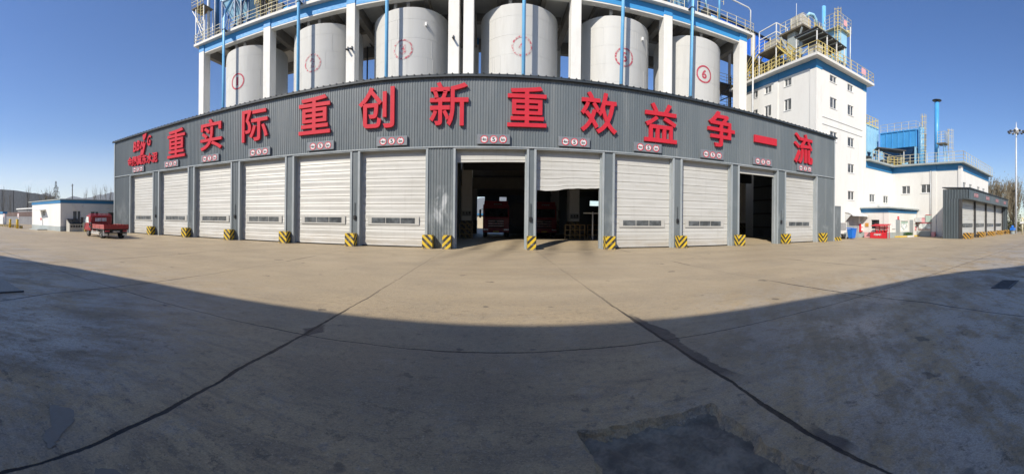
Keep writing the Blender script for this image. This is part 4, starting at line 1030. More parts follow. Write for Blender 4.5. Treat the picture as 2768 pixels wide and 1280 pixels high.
for k in (0, 1): w.box(dx + .1 + k * 1.08, dx + 1.0 + k * 1.08, TY - .045, TY - .03, 1.35, 1.75); w.box(dx + .06 + k * 1.08, dx + 1.04 + k * 1.08, TY - .045, TY - .03, 1.85, 2.25)
w.obj('door_light', 'fabric_blind', tw)
w = B(); pr = [(TY - .02, 2.75), (TY - .5, 2.68), (TY - .9, 2.5), (TY - 1.05, 2.35), (TY - 1.05, 2.3), (TY - .88, 2.44), (TY - .5, 2.61), (TY - .02, 2.68)]
w.prism([(dx - .35, y, z) for y, z in pr], (2.95, 0, 0)); w.prism([(dx - .33, TY - .02, 2.6), (dx - .33, TY - .02, 1.7), (dx - .33, TY - .8, 2.45)], (.04, 0, 0)); w.prism([(dx + 2.54, TY - .02, 2.6), (dx + 2.54, TY - .02, 1.7), (dx + 2.54, TY - .8, 2.45)], (.04, 0, 0)); w.obj('door_canopy', 'pale_steel', tw)
w = B(); w.box(TX + 4.6, TX + 8.55, TY - .02, TY + .1, 0, .62); w.obj('dado', 'dado_grey', tw)
w = B(); w.box(TX + 4.0, TX + 4.9, TY - .04, TY - .01, .85, 1.6); w.obj('notice_board', 'fabric_blind', tw)

Z = TZ + .75
# roof gear of the tower
t = thing('elevator_shaft', 'grey concrete shaft with railed machine platform on the tower roof', 'elevator shaft', (27.8, 27, Z))
w = B(); w.box(27.25, 28.35, 26.4, 27.5, Z, 20.98); w.obj('shaft', 'dado_grey', t)
w = B(); w.box(26.9, 30.4, 25.0, 28.4, 20.98, 21.15); w.obj('platform', 'grating', t)
w = B(); w.rail([(26.95, 28.3, 21.15), (26.95, 25.05, 21.15), (30.3, 25.05, 21.15), (30.3, 28.3, 21.15)], 1.1, .85, .026); w.obj('platform_rail', 'cream_rail', t)
w = B()
for p, q in (((27.3, 26.45, 19.0), (27.0, 25.2, 20.9)), ((28.3, 26.45, 19.0), (29.6, 25.2, 20.9)), ((27.3, 27.4, 19.2), (27.0, 28.2, 20.9))): w.bar(p, q, .14)
w.obj('bracket', 'dado_grey', t)
w = B(); w.box(27.3, 28.9, 25.7, 27.2, 21.16, 22.5); w.frustum((27.3, 28.9, 25.7, 27.2, 22.5), (27.8, 28.5, 26, 26.9, 22.95)); w.obj('head_casing', 'equip_cream', t, bevel=.05)
w = B(); w.tube([(28.4, 25.9, 22.7), (28.6, 25.7, 23.05), (29.1, 25.6, 23.1), (29.5, 25.6, 22.8), (29.6, 25.6, 22.1)], .18, 12); w.obj('air_duct', 'blue_pale', t)
w = B(); w.tube(((29.2, 25.5, 21.7), (29.9, 25.5, 21.7)), .32, 14); w.box(29.0, 30.0, 25.3, 25.9, 21.16, 21.4); w.obj('motor', 'dark_steel', t)
w = B(); w.rail([(28.95, 25.2, 21.16), (30.2, 25.2, 21.16)], 1.0, .3, .035, 4); w.obj('motor_guard', 'yellow_rail', t)
w = B(); w.tube(((27.2, 26.2, 21.2), (27.2, 26.2, 23.7)), .03, 6); w.obj('lightning_rod', 'pale_steel', t)
t = thing('equipment_canopy', 'dark flat sheet canopy on white posts at the tower roof corner', 'canopy', (29, 24, Z))
w = B(); w.prism([(26.25, 22.6, 19.72), (30.9, 22.6, 19.45), (30.9, 25.6, 19.45), (26.25, 25.6, 19.72)], (0, 0, .09)); w.obj('sheet', 'dark_steel', t)
w = B()
for x, y in ((26.4, 22.75), (27.9, 22.75), (29.4, 22.75), (30.7, 22.75), (26.4, 25.4), (30.7, 25.4)): w.bar((x, y, Z), (x, y, 19.5), .09)
w.obj('post', 'white_paint', t)
w = B()
for k in range(7): x = 26.4 + k * .73; w.bar((x, 22.65, 19.62 - k * .04), (x, 25.55, 19.62 - k * .04), .08)
w.obj('purlin', 'dado_grey', t)
t = thing('exhaust_stack', 'pale blue round stack rising behind the tower canopy', 'chimney', (32.5, 27.0, Z))
w = B(); w.tube(((32.5, 27.0, Z), (32.5, 27.0, 26.0)), .24, 18); w.obj('shaft', 'blue_pipe', t)
w = B(); w.tube(((32.5, 27.0, 22.6), (32.5, 27.0, 22.68)), .28, 18); w.tube(((32.3, 26.7, 24.0), (32.3, 26.7, 24.2)), .05, 6); w.obj('band', 'pale_steel', t)
t = thing('tower_filter', 'tall blue box filter with caged ladder at the tower roof edge', 'dust collector', (32.8, 25.2, Z))
w = B(); w.box(32.0, 33.5, 24.5, 26.0, 19.2, 22.55); w.obj('filter_box', 'blue_pale', t)
w = B(); w.frustum((32.5, 33.0, 25.0, 25.5, 17.9), (32.05, 33.45, 24.55, 25.95, 19.2)); w.obj('hopper', 'blue_dark', t)
w = B()
for x in (32.05, 33.45):
    for y in (24.55, 25.95): w.bar((x, y, Z), (x, y, 19.2), .1)
w.bar((32.05, 24.55, Z), (33.45, 24.55, 19.1), .07); w.bar((33.45, 24.55, Z), (32.05, 24.55, 19.1), .07); w.obj('leg_frame', 'blue_dark', t)
w = B(); w.rail([(31.6, 26.1, 22.62), (31.6, 24.2, 22.62), (33.9, 24.2, 22.62), (33.9, 26.1, 22.62)], 1.5, .7, .022, 4); w.box(31.6, 33.9, 24.2, 26.1, 22.56, 22.62); w.obj('top_rail', 'cream_rail', t)
w = B(); w.ladder((31.3, 24.3, Z), 6.8, (1, 0), .5, True, (0, -1), .026); w.obj('ladder', 'yellow_rail', t)
w = B(); w.box(32.5, 33.0, 24.14, 24.18, 23.0, 23.6); w.obj('notice', 'pink_faded', t)
w = B(); w.tube(((33.75, 24.2, Z), (33.75, 24.2, 23.3)), .06, 8); w.obj('conduit', 'pale_steel', t)
w = B(); w.tube(((34.1, 24.6, 22.9), (34.1, 25.4, 22.9)), .34, 14); w.obj('motor', 'yellow_rail', t)
t = thing('roof_stair', 'yellow railed steel stair and landing on the left half of the tower roof', 'stair', (27, 30, Z))
w = B(); w.box(26.4, 28.2, 28.3, 31.2, 19.8, 19.95); w.obj('landing', 'grating', t)
w = B(); w.rail([(26.45, 31.1, 19.95), (26.45, 28.35, 19.95), (28.1, 28.35, 19.95)], 1.1, .8, .026); w.obj('landing_rail', 'cream_rail', t)
w = B(); w.stair((26.5, 25.6, Z), (26.5, 28.3, 19.85), .7, (1, 0)); w.stair((26.3, 34.2, Z), (26.4, 31.2, 19.85), .7, (1, 0)); w.stair((27.2, 31.0, Z), (27.2, 28.6, 18.8), .7, (1, 0)); w.obj('flight', 'yellow_rail', t)
w = B()
for x in (26.5, 28.1):
    for y in (28.4, 31.1): w.bar((x, y, Z), (x, y, 22.3), .09)
for z in (22.3, 21.4): w.bar((26.5, 28.4, z), (26.5, 31.1, z), .08); w.bar((26.5, 28.4, z), (28.1, 28.4, z), .08)
w.obj('frame', 'white_paint', t)
w = B(); w.box(26.7, 27.8, 28.8, 30.6, 19.96, 20.9); w.tube(((27.1, 28.4, 20.4), (27.1, 28.8, 20.4)), .3, 14); w.obj('drive_unit', 'equip_cream', t)
t = thing('roof_blower', 'cream blower cabinet behind the yellow rail under the canopy', 'blower', (28.5, 24, Z))
w = B(); w.box(27.2, 28.1, 23.4, 24.5, Z, Z + 1.4); w.box(28.8, 30.0, 23.8, 24.8, Z, Z + 1.0); w.obj('cabinet', 'equip_cream', t, bevel=.04)
w = B(); w.tube(((28.2, 24, Z + .7), (28.8, 24, Z + .7)), .25, 12); w.tube(((29.4, 24.2, Z + 1.0), (29.4, 24.2, Z + 1.7), (30.6, 24.6, Z + 1.8)), .13, 10); w.obj('motor', 'dark_steel', t)
t = thing('roof_hopper', 'dark machine housing behind the left yellow roof rail', 'hopper', (28.2, 29, Z))
w = B(); w.box(27.3, 29.8, 31.4, 33.6, Z, Z + 1.6); w.box(27.3, 28.6, 28.8, 30.8, Z, Z + 1.7); w.obj('casing', 'dark_steel', t)
w = B(); w.rail([(26.9, 26.0, Z), (26.9, 34.2, Z)], 1.5, .6, .026, 4); w.obj('guard', 'yellow_rail', t)
w = B(); w.rail([(27.0, 23.0, Z), (30.9, 23.0, Z)], 1.4, .5, .026, 4); w.obj('front_guard', 'yellow_rail', t)
t = thing('rail_notice', 'small red lettered notice board on the tower roof rail', 'notice', (34.4, TY - .72, Z)); w = B(); w.box(33.6, 34.4, TY - .76, TY - .73, Z + .35, Z + .95); w.obj('board', 'pink_faded', t)
w = B(); w.box(33.65, 34.35, TY - .75, TY - .71, Z + .3, Z + .34); w.obj('bracket', 'pale_steel', t)

# ================================================================== lower white wing, its roof plant
wg = thing('bag_store_wing', 'lower white wing with blue roof band in the corner beside the tower', 'building', (42, 19, 0))
WX, WY, WZ = 41.8, 14.1, 8.35
h1 = [(1.0, 2.15, 4.05, 4.95), (4.15, 5.35, 4.05, 4.95)]; h2 = [(23.3 - 21.9, 23.3 - 20.75, 5.25, 6.25), (23.3 - 19.25, 23.3 - 18.0, 5.3, 6.35)]
h3 = [(.85, 2.0, 5.6, 6.55), (3.35, 4.5, 5.6, 6.55), (7.0, 8.2, 5.7, 6.6), (9.7, 10.9, 5.7, 6.6)]
w = B()
w.wall((TX + 8.5, TY), (1, 0), WX - TX - 8.5, 0, WZ, h1, (0, 1)); w.wall((WX, TY), (0, -1), TY - WY, 0, WZ, h2, (1, 0)); w.wall((WX, WY), (1, 0), 12.9, 0, WZ, h3, (0, 1)); w.wall((WX + 12.9, WY), (0, 1), 12, 0, WZ, [], (-1, 0))
w.obj('wall', 'wall_white', wg)
windows(wg, (TX + 8.5, TY), (1, 0), (0, 1), h1); windows(wg, (WX, TY), (0, -1), (1, 0), h2); windows(wg, (WX, WY), (1, 0), (0, 1), h3)
w = B(); w.box(WX - .1, WX + .5, WY - .1, WY + .3, 0, WZ); w.box(WX - .08, WX + .3, 17.2, 17.75, 0, WZ); w.obj('pilaster', 'wall_white', wg)
w = B(); w.box(TX + 8.62, WX - .05, TY - .05, TY + .1, WZ - .45, WZ + .3); w.box(WX - .05, WX + .1, WY - .05, TY - .05, WZ - .45, WZ + .3); w.box(WX + .1, WX + 12.95, WY - .05, WY + .1, WZ - .45, WZ + .3)
w.box(WX - .1, WX - .05, 17.18, 17.77, WZ - .45, WZ + .3); w.obj('blue_band', 'blue_band', wg)
w = B(); w.box(TX + 8.6, WX - .6, TY - .6, 34, WZ + .3, WZ + .5); w.box(WX - .6, WX + 13.6, WY - .6, 34, WZ + .3, WZ + .5); w.obj('roof_slab', 'dado_grey', wg)
w = B(); z = WZ + .5; w.rail([(TX + 9.4, TY - .5, z), (WX - .5, TY - .5, z), (WX - .5, WY - .5, z), (WX + 13.4, WY - .5, z)], 1.15, 1.1, .028); w.obj('roof_rail', 'cream_rail', wg)
w = B(); w.box(WX - .04, WX, 17.8, TY - 3.6, 0, .62); w.obj('dado', 'dado_grey', wg)
w = B(); w.tube(((38.4, TY - .06, 3.3), (38.4, TY - .06, 4.4)), .14, 8); w.tube(((WX - .1, 17.9, 0), (WX - .1, 17.9, WZ - .4)), .05, 6); w.obj('rain_pipe', 'pale_steel', wg)
Z = WZ + .5
t = collector('dust_collector', 'big blue ribbed filter with dark hoppers on the wing roof', 46.2, 24.0, Z, 3.2, 5.4, 1.9, 2.15, 'blue_paint', 'blue_pale', None, 6, True, 'blue_dark')
for y in (22.6, 25.4):
    w = B(); w.frustum((45.9, 46.5, y - .3, y + .3, Z + 1.0), (44.8, 47.6, y - 1.3, y + 1.3, Z + 2.9)); w.obj('hopper', 'blue_dark', t)
w = B(); w.tube(((45.0, 20.7, Z), (45.0, 20.7, Z + 5.4)), .42, 16); w.tube(((47.0, 27.2, Z), (47.0, 27.2, Z + 4.6)), .42, 16); w.obj('air_duct', 'blue_pipe', t)
w = B(); w.ladder((44.8, 20.2, Z), 7.0, (0, 1), .5, True, (-1, 0), .03); w.obj('ladder', 'yellow_rail', t)
t = collector('dust_collector', 'blue filter partly hidden by the tower edge with yellow top', 44.0, 29.2, Z, 3.0, 3.0, 1.6, 3.4, 'blue_pale', 'blue_pale', None, 4, False, 'blue_dark')
w = B(); w.box(42.6, 45.6, 27.6, 30.8, Z + 6.15, Z + 6.3); w.rail([(42.6, 30.7, Z + 6.3), (42.6, 27.7, Z + 6.3), (45.5, 27.7, Z + 6.3)], 1.1, .7, .04); w.bar((42.6, 27.7, Z + 6.3), (45.5, 27.7, Z + 7.3), .1); w.obj('top_deck', 'yellow_rail', t)
w = B(); w.tube(((44.6, 29.6, Z + 6.3), (44.6, 29.6, 19.6)), .45, 16); w.obj('shaft', 'blue_paint', t)
t = thing('roof_chimney', 'tall blue chimney with flat dark cap on the wing roof', 'chimney', (45.5, 18.7, Z))
w = B(); w.tube(((45.5, 18.7, Z), (45.5, 18.7, 17.5)), .31, 20); w.obj('shaft', 'blue_paint', t)
w = B(); w.lathe((45.5, 18.7, 17.75), [(.02, .10), (.62, 0), (.62, -.06), (.02, -.02)], 24); w.bar((45.5, 18.7, 17.4), (45.5, 18.7, 17.8), .12); w.obj('cap', 'fascia_dark', t)
t = thing('ladder_platform', 'cream railed platform with caged ladder beside the capped chimney', 'platform', (45, 17.4, Z))
w = B(); w.box(44.2, 45.6, 17.0, 18.2, 11.7, 11.85); w.obj('platform', 'grating', t)
w = B(); w.rail([(44.25, 18.1, 11.85), (44.25, 17.05, 11.85), (45.55, 17.05, 11.85)], 1.4, .5, .03, 4); w.obj('platform_rail', 'cream_rail', t)
w = B(); w.bar((44.3, 17.1, Z), (44.6, 17.4, 11.7), .1); w.bar((44.6, 18.1, Z), (44.6, 18.1, 11.7), .1); w.bar((45.5, 17.1, Z), (45.2, 17.4, 11.7), .1); w.obj('leg', 'blue_pale', t)
w = B(); w.ladder((44.3, 16.3, Z), 4.6, (0, 1), .6, True, (-1, 0), .03); w.obj('ladder', 'cream_rail', t)
t = thing('roof_shelter', 'dark sheet shelter on posts over small machines on the wing roof', 'shelter', (42, 24.5, Z))
w = B(); w.prism([(40.6, 24.8, Z + 2.3), (43.6, 22.2, Z + 2.15), (45.0, 23.6, Z + 2.15), (42, 26.2, Z + 2.3)], (0, 0, .12)); w.obj('sheet', 'dark_steel', t)
w = B()
for x, y in ((41, 24.8), (43.5, 22.5), (44.6, 23.6), (42, 25.9)): w.bar((x, y, Z), (x, y, Z + 2.2), .1)
w.obj('post', 'pale_steel', t)
w = B(); w.box(41.6, 42.8, 24, 25, Z, Z + .9); w.tube(((43, 23.4, Z + .6), (44, 23.4, Z + .6)), .4, 12); w.box(44.6, 45.4, 21.6, 22.4, Z, Z + 1.1); w.box(39.6, 40.4, 25.5, 26.5, Z, Z + 1.2); w.obj('machine', 'dark_steel', t)
w = B(); w.rail([(41.5, 23.8, Z), (43.2, 22.3, Z)], 1.2, .5, .03, 4); w.box(40.8, 41.4, 25, 25.6, Z, Z + .8); w.obj('guard', 'yellow_rail', t)

# ------------------------------------------------------------------ gatehouse annex in the corner
AX, AY, AZ = 34.8, 19.8, 2.78
an = thing('annex', 'small white annex with blue roof edge in the corner of tower and wing', 'annex', (38, 21.5, 0))
hw = [(.55, 1.75, .98, 1.95)]                                       # window in the left wall
w = B(); w.wall((AX, AY), (0, 1), TY - AY - .003, 0, AZ, [(1.15, 2.2, .98, 1.95)], (1, 0)); w.wall((AX, AY), (1, 0), WX - AX - .15, 0, AZ, [(2.85, 4.7, .8, 1.85)], (0, 1)); w.obj('wall', 'wall_white', an)
w = B(); w.box(AX + .12, AX + .14, AY + 1.15, AY + 2.2, .98, 1.95); w.obj('window', 'dark_glass', an)
w = B(); w.box(AX + 2.85, AX + 4.7, AY + .11, AY + .125, .8, 1.85); o = w.obj('window', 'pale_glass', an)
w = B(); w.box(AX + 2.85, AX + 4.7, AY + .09, AY + .11, 1.55, 1.84); w.obj('blind', 'green_board', o)
w = B(); w.box(AX - .06, AX, AY - .06, TY - .01, AZ - .02, AZ + .4); w.box(AX, WX - .1, AY - .06, AY, AZ - .02, AZ + .4); w.obj('roof_band', 'blue_band', an)
w = B(); w.box(AX - .35, WX + .0, AY - .35, TY - .02, AZ + .4, AZ + .55); w.obj('roof', 'dado_grey', an)
w = B(); w.box(AX - .03, AX, AY - .03, TY - .02, 0, .6); w.box(AX, WX - 1.0, AY - .03, AY, 0, .6); w.obj('dado', 'dado_grey', an)
for a in (1.6, 5.0):
    w = B(); w.box(AX + a, AX + a + .95, AY - .05, AY + .03, .05, 2.0); w.obj('door', 'trim_grey', an)
w = B(); w.box(AX + 6.3, AX + 6.95, AY - .75, AY - .1, 1.75, 2.3); w.box(AX + 6.3, AX + 6.9, AY - .12, AY, 1.6, 1.75); w.obj('air_conditioner', 'pale_steel', an)
w = B(); w.box(AX - .04, AX - .035, AY + .62, AY + .66, 0, AZ); w.obj('cable', 'fabric_blind', an)
def board(name, lab, cat, x0, x1, y0, y1, z0, z1, frame, face, strips=()):
    t = thing(name, lab, cat, ((x0 + x1) / 2, (y0 + y1) / 2, z0)); w = B(); w.box(x0, x1, y0, y1, z0, z1); w.obj('board', face, t)
    w = B(); al = abs(x1 - x0) > abs(y1 - y0)
    for f0, f1 in strips:
        a, b = z0 + (z1 - z0) * f0, z0 + (z1 - z0) * f1
        if al: w.box(x0 - .01, x1 + .01, y0 - .02, y0 - .002, a, b)
        else: w.box(x0 - .02, x0 - .002, y0 - .01, y1 + .01, a, b)
    if strips: w.obj('stripe', frame, t)
    return t
board('notice_board', 'upper red edged notice board with pale chart by the wing pilaster', 'notice board', WX - .12, WX - .06, 17.8, 18.55, 1.75, 2.65, 'red_sign', 'green_board', ((.92, 1), ))
board('notice_board', 'pink lettered notice board left of the upper chart', 'notice board', WX - .12, WX - .06, 18.65, 19.4, 1.72, 2.25, 'red_sign', 'pink_faded', ((.88, 1), ))
t = board('notice_board', 'long three panel glazed board with red top rail on the wing wall', 'notice board', WX - .12, WX - .06, 17.8, 19.45, .88, 1.64, 'red_sign', 'pale_glass', ((.93, 1.02), (-.04, .0)))
w = B()
for y in (18.35, 18.9): w.box(WX - .15, WX - .12, y - .02, y + .02, .88, 1.6)
w.obj('divider', 'pale_steel', t)
board('plaque', 'small red plaque above the left annex door', 'sign', AX + 1.95, AX + 2.3, AY - .07, AY - .03, 2.0, 2.35, 'pink_faded', 'red_paint', ((.4, .55), ))
board('poster', 'red and white poster on the annex wall by the long board', 'poster', AX + 6.45, AX + 6.8, AY - .05, AY - .02, .75, 1.15, 'sign_red', 'pink_faded', ((0, .1), (.9, 1)))
board('hydrant_cabinet', 'dark fronted red cabinet above the red and white poster', 'cabinet', AX + 6.45, AX + 6.75, AY - .1, AY - .02, 1.2, 1.72, 'red_paint', 'dado_grey', ((.6, 1), ))
board('hanging_board', 'white notice with grey lower edge left of the annex door', 'notice board', AX + .75, AX + 1.4, AY - .05, AY - .02, .95, 1.6, 'fabric_blind', 'white_paint', ((0, .08), ))
board('fire_cabinet', 'tall red and white fire cabinet beside the tower door', 'fire cabinet', TX + 7.5, TX + 8.05, TY - .2, TY - .06, .65, 1.5, 'red_paint', 'white_paint', ((.0, .12), (.5, .6)))
t = thing('red_panel_board', 'narrow red panel on the tower wall, left of the fire cabinet', 'panel', (TX + 7.4, TY - .1, .6)); w = B(); w.box(TX + 7.32, TX + 7.5, TY - .22, TY - .06, .6, 1.5); w.obj('board', 'red_paint', t); w = B(); w.box(TX + 7.34, TX + 7.48, TY - .235, TY - .221, .9, 1.3); w.obj('stripe', 'sign_red', t)
board('caution_poster', 'orange lettered caution poster between fire cabinet and annex window', 'poster', AX - .05, AX - .02, AY + 2.5, AY + 2.95, 1.2, 1.6, 'yellow_paint', 'orange_paint', ((.2, .3), (.6, .7)))
board('pink_box', 'faded pink crate front at the foot of the annex wall', 'box', AX - .5, AX - .3, AY + 2.0, AY + 2.75, .02, .6, 'pink_faded', 'pink_faded', ())
board('pink_bin', 'small pink metal box at the foot of the wing pilaster', 'box', WX - .8, WX - .35, 17.1, 17.5, 0, .58, 'red_paint', 'pink_faded', ((.3, .4), (.6, .7)))
t = thing('fire_point', 'red fire point stand with sloped roof and sand box lettered in white', 'fire stand', (34.0, 20.2, 0))
w = B(); w.box(33.55, 33.95, 19.45, 21.35, 0, .62); w.obj('sand_box', 'red_paint', t, bevel=.03)
w = B(); w.text('消防沙箱', .3, (33.53, 20.4, .38), .02, .01, ux=(0, -1, 0), fit=(.9, .22)); w.obj('lettering', 'white_paint', t, recalc=False)
w = B()
for y in (19.3, 19.9, 20.5, 21.0): w.bar((34.1, y, 0), (34.1, y, 1.35), .05)
for z in (.75, .95): w.bar((34.1, 19.3, z), (34.1, 21.0, z), .05)
w.bar((33.6, 19.3, 0), (33.6, 19.3, 1.3), .05); w.obj('frame', 'red_sign', t)
w = B(); w.prism([(33.4, 19.2, 1.28), (34.3, 19.2, 1.45), (34.3, 19.2, 1.5), (33.4, 19.2, 1.33)], (0, 1.95, 0)); w.obj('roof', 'red_sign', t)
w = B()
for y in (19.6, 19.95, 20.3, 20.65): w.lathe((33.85, y, .63), [(.02, 0), (.1, .0), (.12, .25), (.02, .26)], 12)
w.obj('fire_bucket', 'red_paint', t)
w = B(); w.box(34.12, 34.15, 19.4, 20.9, .98, 1.25); w.obj('back_panel', 'pink_faded', t)
t = thing('wheelie_bin', 'bright blue wheeled rubbish bin near the tower door', 'bin', (30.6, 21.6, 0))
w = B(); w.frustum((30.32, 30.85, 21.35, 21.85, .08), (30.22, 30.95, 21.25, 21.95, .98)); w.obj('body', 'plastic_blue', t, bevel=.03)
w = B(); w.prism([(30.18, 21.2, .98), (30.99, 21.2, .98), (30.99, 22.0, 1.06), (30.18, 22.0, 1.06)], (0, 0, .06)); w.obj('lid', 'plastic_blue', t, bevel=.02)
for s in (30.3, 30.87):
    w = B(); w.tube(((s - .03, 21.9, .1), (s + .03, 21.9, .1)), .1, 14); w.obj('wheel', 'tyre', t)
t = thing('dark_bin', 'low black bucket behind the blue bin', 'bucket', (30.0, 22.2, 0)); w = B(); w.lathe((30.0, 22.2, 0), [(.02, .02), (.2, .02), (.27, .5), (.02, .5)], 16); w.obj('body', 'black', t)
w = B(); w.lathe((30.0, 22.2, .5), [(.28, -.04), (.29, .01), (.26, .01)], 16); w.obj('rim', 'dark_steel', t)
for a, b, lab in ((AX + 1.3, AX + 3.0, 'yellow painted kerb step at the left annex door'), (AX + 4.9, AX + 6.2, 'yellow painted kerb step at the right annex door')):
    t = thing('door_step', lab, 'step', ((a + b) / 2, AY - .5, 0)); w = B(); w.box(a, b, AY - .75, AY - .04, 0, .17); w.obj('tread', 'yellow_paint', t, bevel=.02)
    w = B(); w.box(a - .02, b + .02, AY - .77, AY - .02, 0, .05); w.obj('base', 'dado_grey', t)
t = thing('planter', 'white planter of low green plants between the two yellow steps', 'planter', (AX + 3.95, AY - .4, 0))
w = B(); w.box(AX + 3.05, AX + 4.85, AY - .7, AY - .1, 0, .2); w.obj('trough', 'white_paint', t)
w = B()
for k in range(420):
    c = Vector((AX + rnd.uniform(3.1, 4.8), AY - rnd.uniform(.15, .65), rnd.uniform(.18, .52))); d = Vector((rnd.uniform(-1, 1), rnd.uniform(-1, 1), rnd.uniform(-.3, 1))).normalized() * .07; e = d.cross(Vector((rnd.uniform(-1, 1), rnd.uniform(-1, 1), rnd.uniform(-1, 1)))).normalized() * .035
    w.face((c - d, c + e, c + d, c - e))
w.obj('foliage', 'grass_green', t, recalc=False)

# ------------------------------------------------------------------ grey shed with four doors at the right edge
ws = thing('truck_wash', 'dark grey ribbed shed with four pale roller doors at the right edge', 'shed', (45, 12.6, 0), 0)
SX0, SX1, SY = 36.8, 57.0, 12.3
w = B(); w.corr((SX0, SY - .75), (SX0, 14.4), 4.2, 5.15, .3, .04, (-1, 0)); w.corr((SX0, SY), (SX0, 14.4), 0, 4.2, .3, .04, (-1, 0)); w.box(SX0 + .05, SX0 + .12, SY - .75, 16.2, .0, 5.1) if 0 else None
w.corr((SX1, SY - .7), (SX1, 14), 0, 5.1, .3, .04, (1, 0)); w.obj('side_wall', 'metal_dark', ws)
w = B(); w.box(SX0, SX1, SY - .8, SY - .7, 4.12, 5.2); w.box(SX0, SX1, SY - .7, SY, 4.12, 4.2); w.obj('fascia', 'metal_dark', ws)
w = B(); w.prism([(SX0 - .1, SY - .95, 5.2), (SX1 + .1, SY - .95, 5.2), (SX1 + .1, SY - .95, 5.3), (SX0 - .1, SY - .95, 5.3)], (0, 3.1, .1)); w.obj('roof', 'fascia_dark', ws)
w = B(); dw = (SX1 - SX0) / 4
for k in range(5): x = SX0 + .05 + k * (dw - .03); w.box(x - .1, x + .1, SY - .03, SY + .3, 0, 4.12)
w.obj('door_post', 'dark_steel', ws)
DSV = D
for k in range(4):
    a, b = SX0 + .15 + k * (dw - .03), SX0 - .05 + (k + 1) * (dw - .03)
    D = SY - .1; o = curtain(a, b, .03, 4.12, None, .5, 40 + k).obj('roller_door', 'door_skin', ws, recalc=False); D = DSV
    w = B(); c = (a + b) / 2; w.box(c - 1.75, c + 1.75, SY + .12, SY + .15, 1.22, 1.62); w.obj('vision_panel', 'window_glass', o)
    w = B(); zt = 4.66
    for j in (-1, 0, 1):
        w.mi = 0; w.disc((c + j * .55, SY - .815, zt), .2, n=20); w.mi = 1
        for q in range(20):
            a0, a1 = 2 * math.pi * q / 20, 2 * math.pi * (q + 1) / 20
            P = lambda an_, rr: (c + j * .55 + rr * math.cos(an_), SY - .82, zt + rr * math.sin(an_))
            w.face((P(a0, .15), P(a1, .15), P(a1, .21), P(a0, .21)))
        w.mi = 2; w.text(('4m', '5', '6m')[j + 1], 1, (c + j * .55, SY - .822, zt), .02, 0, fit=(.17, .18))
    w.obj('limit_discs', ['sign_white', 'sign_red', 'black'], ws, recalc=False)
for k in range(5):
    x = SX0 + .2 + k * (dw - .03); w = B(); w.box(x - .1, x + .9, SY - 1.0, SY - .1, 0, .62)
    o = w.obj('guard_block', 'hazard_shed', None, loc=(x + .4, SY - .5, 0), bevel=.02)
    tag(o, 'orange and black striped block at the ' + ['left corner of the right-edge shed', 'first post between doors of the right-edge shed', 'middle post of the right-edge shed', 'third post between doors of the right-edge shed', 'far corner of the right-edge shed'][k], 'guard block', 'striped blocks at the right-edge shed')
for k, lab in ((0, 'low black pipe rail at the first door of the right-edge shed'), (3, 'low black pipe rail at the last door of the right-edge shed')):
    x = SX0 + 1.2 + k * dw; t = thing('floor_rail', lab, 'rail', (x, SY - .5, 0)); w = B(); w.tube(((x, SY - .5, .3), (x + 3.9, SY - .5, .3)), .07, 8); w.obj('pipe', 'black', t)
    w = B(); w.box(x + .5, x + .6, SY - .55, SY - .45, 0, .28); w.box(x + 3.3, x + 3.4, SY - .55, SY - .45, 0, .28); w.obj('foot', 'black', t)
t = thing('water_pump', 'small blue pump by the far corner of the right-edge shed', 'pump', (57.3, 10.9, 0)); w = B(); w.box(57.0, 58.6, 10.6, 11.2, .55, .95); w.tube(((57.4, 10.9, .95), (57.4, 10.9, 1.3)), .2, 10); w.obj('casing', 'plastic_blue', t)
w = B(); w.box(57.1, 58.4, 10.7, 11.1, 0, .56); w.obj('stand', 'dado_grey', t)
# mast, low wall and odds and ends beyond
t = thing('light_mast', 'tall pale high-mast floodlight behind the right-edge shed', 'lamp mast', (59.5, 10.7, 0))
w = B(); w.tube(((59.5, 10.7, 0), (59.5, 10.7, 16.6)), .19, 14, True, .11); w.obj('mast', 'pale_steel', t)
w = B(); w.lathe((59.5, 10.7, 16.6), [(.1, -.5), (.45, -.3), (.5, .1), (.1, .5), (.03, 1.4)], 14)
w.tube([(59.5 + 1.15 * math.cos(a), 10.7 + 1.15 * math.sin(a), 16.4) for a in [math.pi * k / 8 for k in range(17)]], .06, 6); w.obj('crown_ring', 'pale_steel', t)
for k in range(10):
    a = 2 * math.pi * k / 10; c = (59.5 + 1.25 * math.cos(a), 10.7 + 1.25 * math.sin(a), 16.4)
    w = B(); w.box(c[0] - .15, c[0] + .15, c[1] - .15, c[1] + .15, c[2] - .2, c[2] + .08); w.bar((59.5, 10.7, 16.55), c, .05); w.obj('floodlight', 'dark_steel', t)
t = thing('yard_wall', 'low cream wall beyond the right-edge shed', 'wall', (63, 14, 0)); w = B(); w.box(57.5, 61.0, 12.6, 12.9, 0, 1.75); w.obj('wall', 'wall_white', t); w = B(); w.box(57.4, 61.1, 12.5, 13.0, 1.75, 1.87); w.obj('coping', 'dado_grey', t)
t = thing('gate_post', 'slim cream post with ball lamp near the right border', 'post', (55.4, 9.0, 0)); w = B(); w.tube(((55.4, 9.0, 0), (55.4, 9.0, 2.5)), .13, 8); w.obj('post', 'cream_rail', t); w = B(); w.box(55.1, 55.6, 8.8, 9.3, 1.6, 1.9); w.obj('bracket', 'white_paint', t)

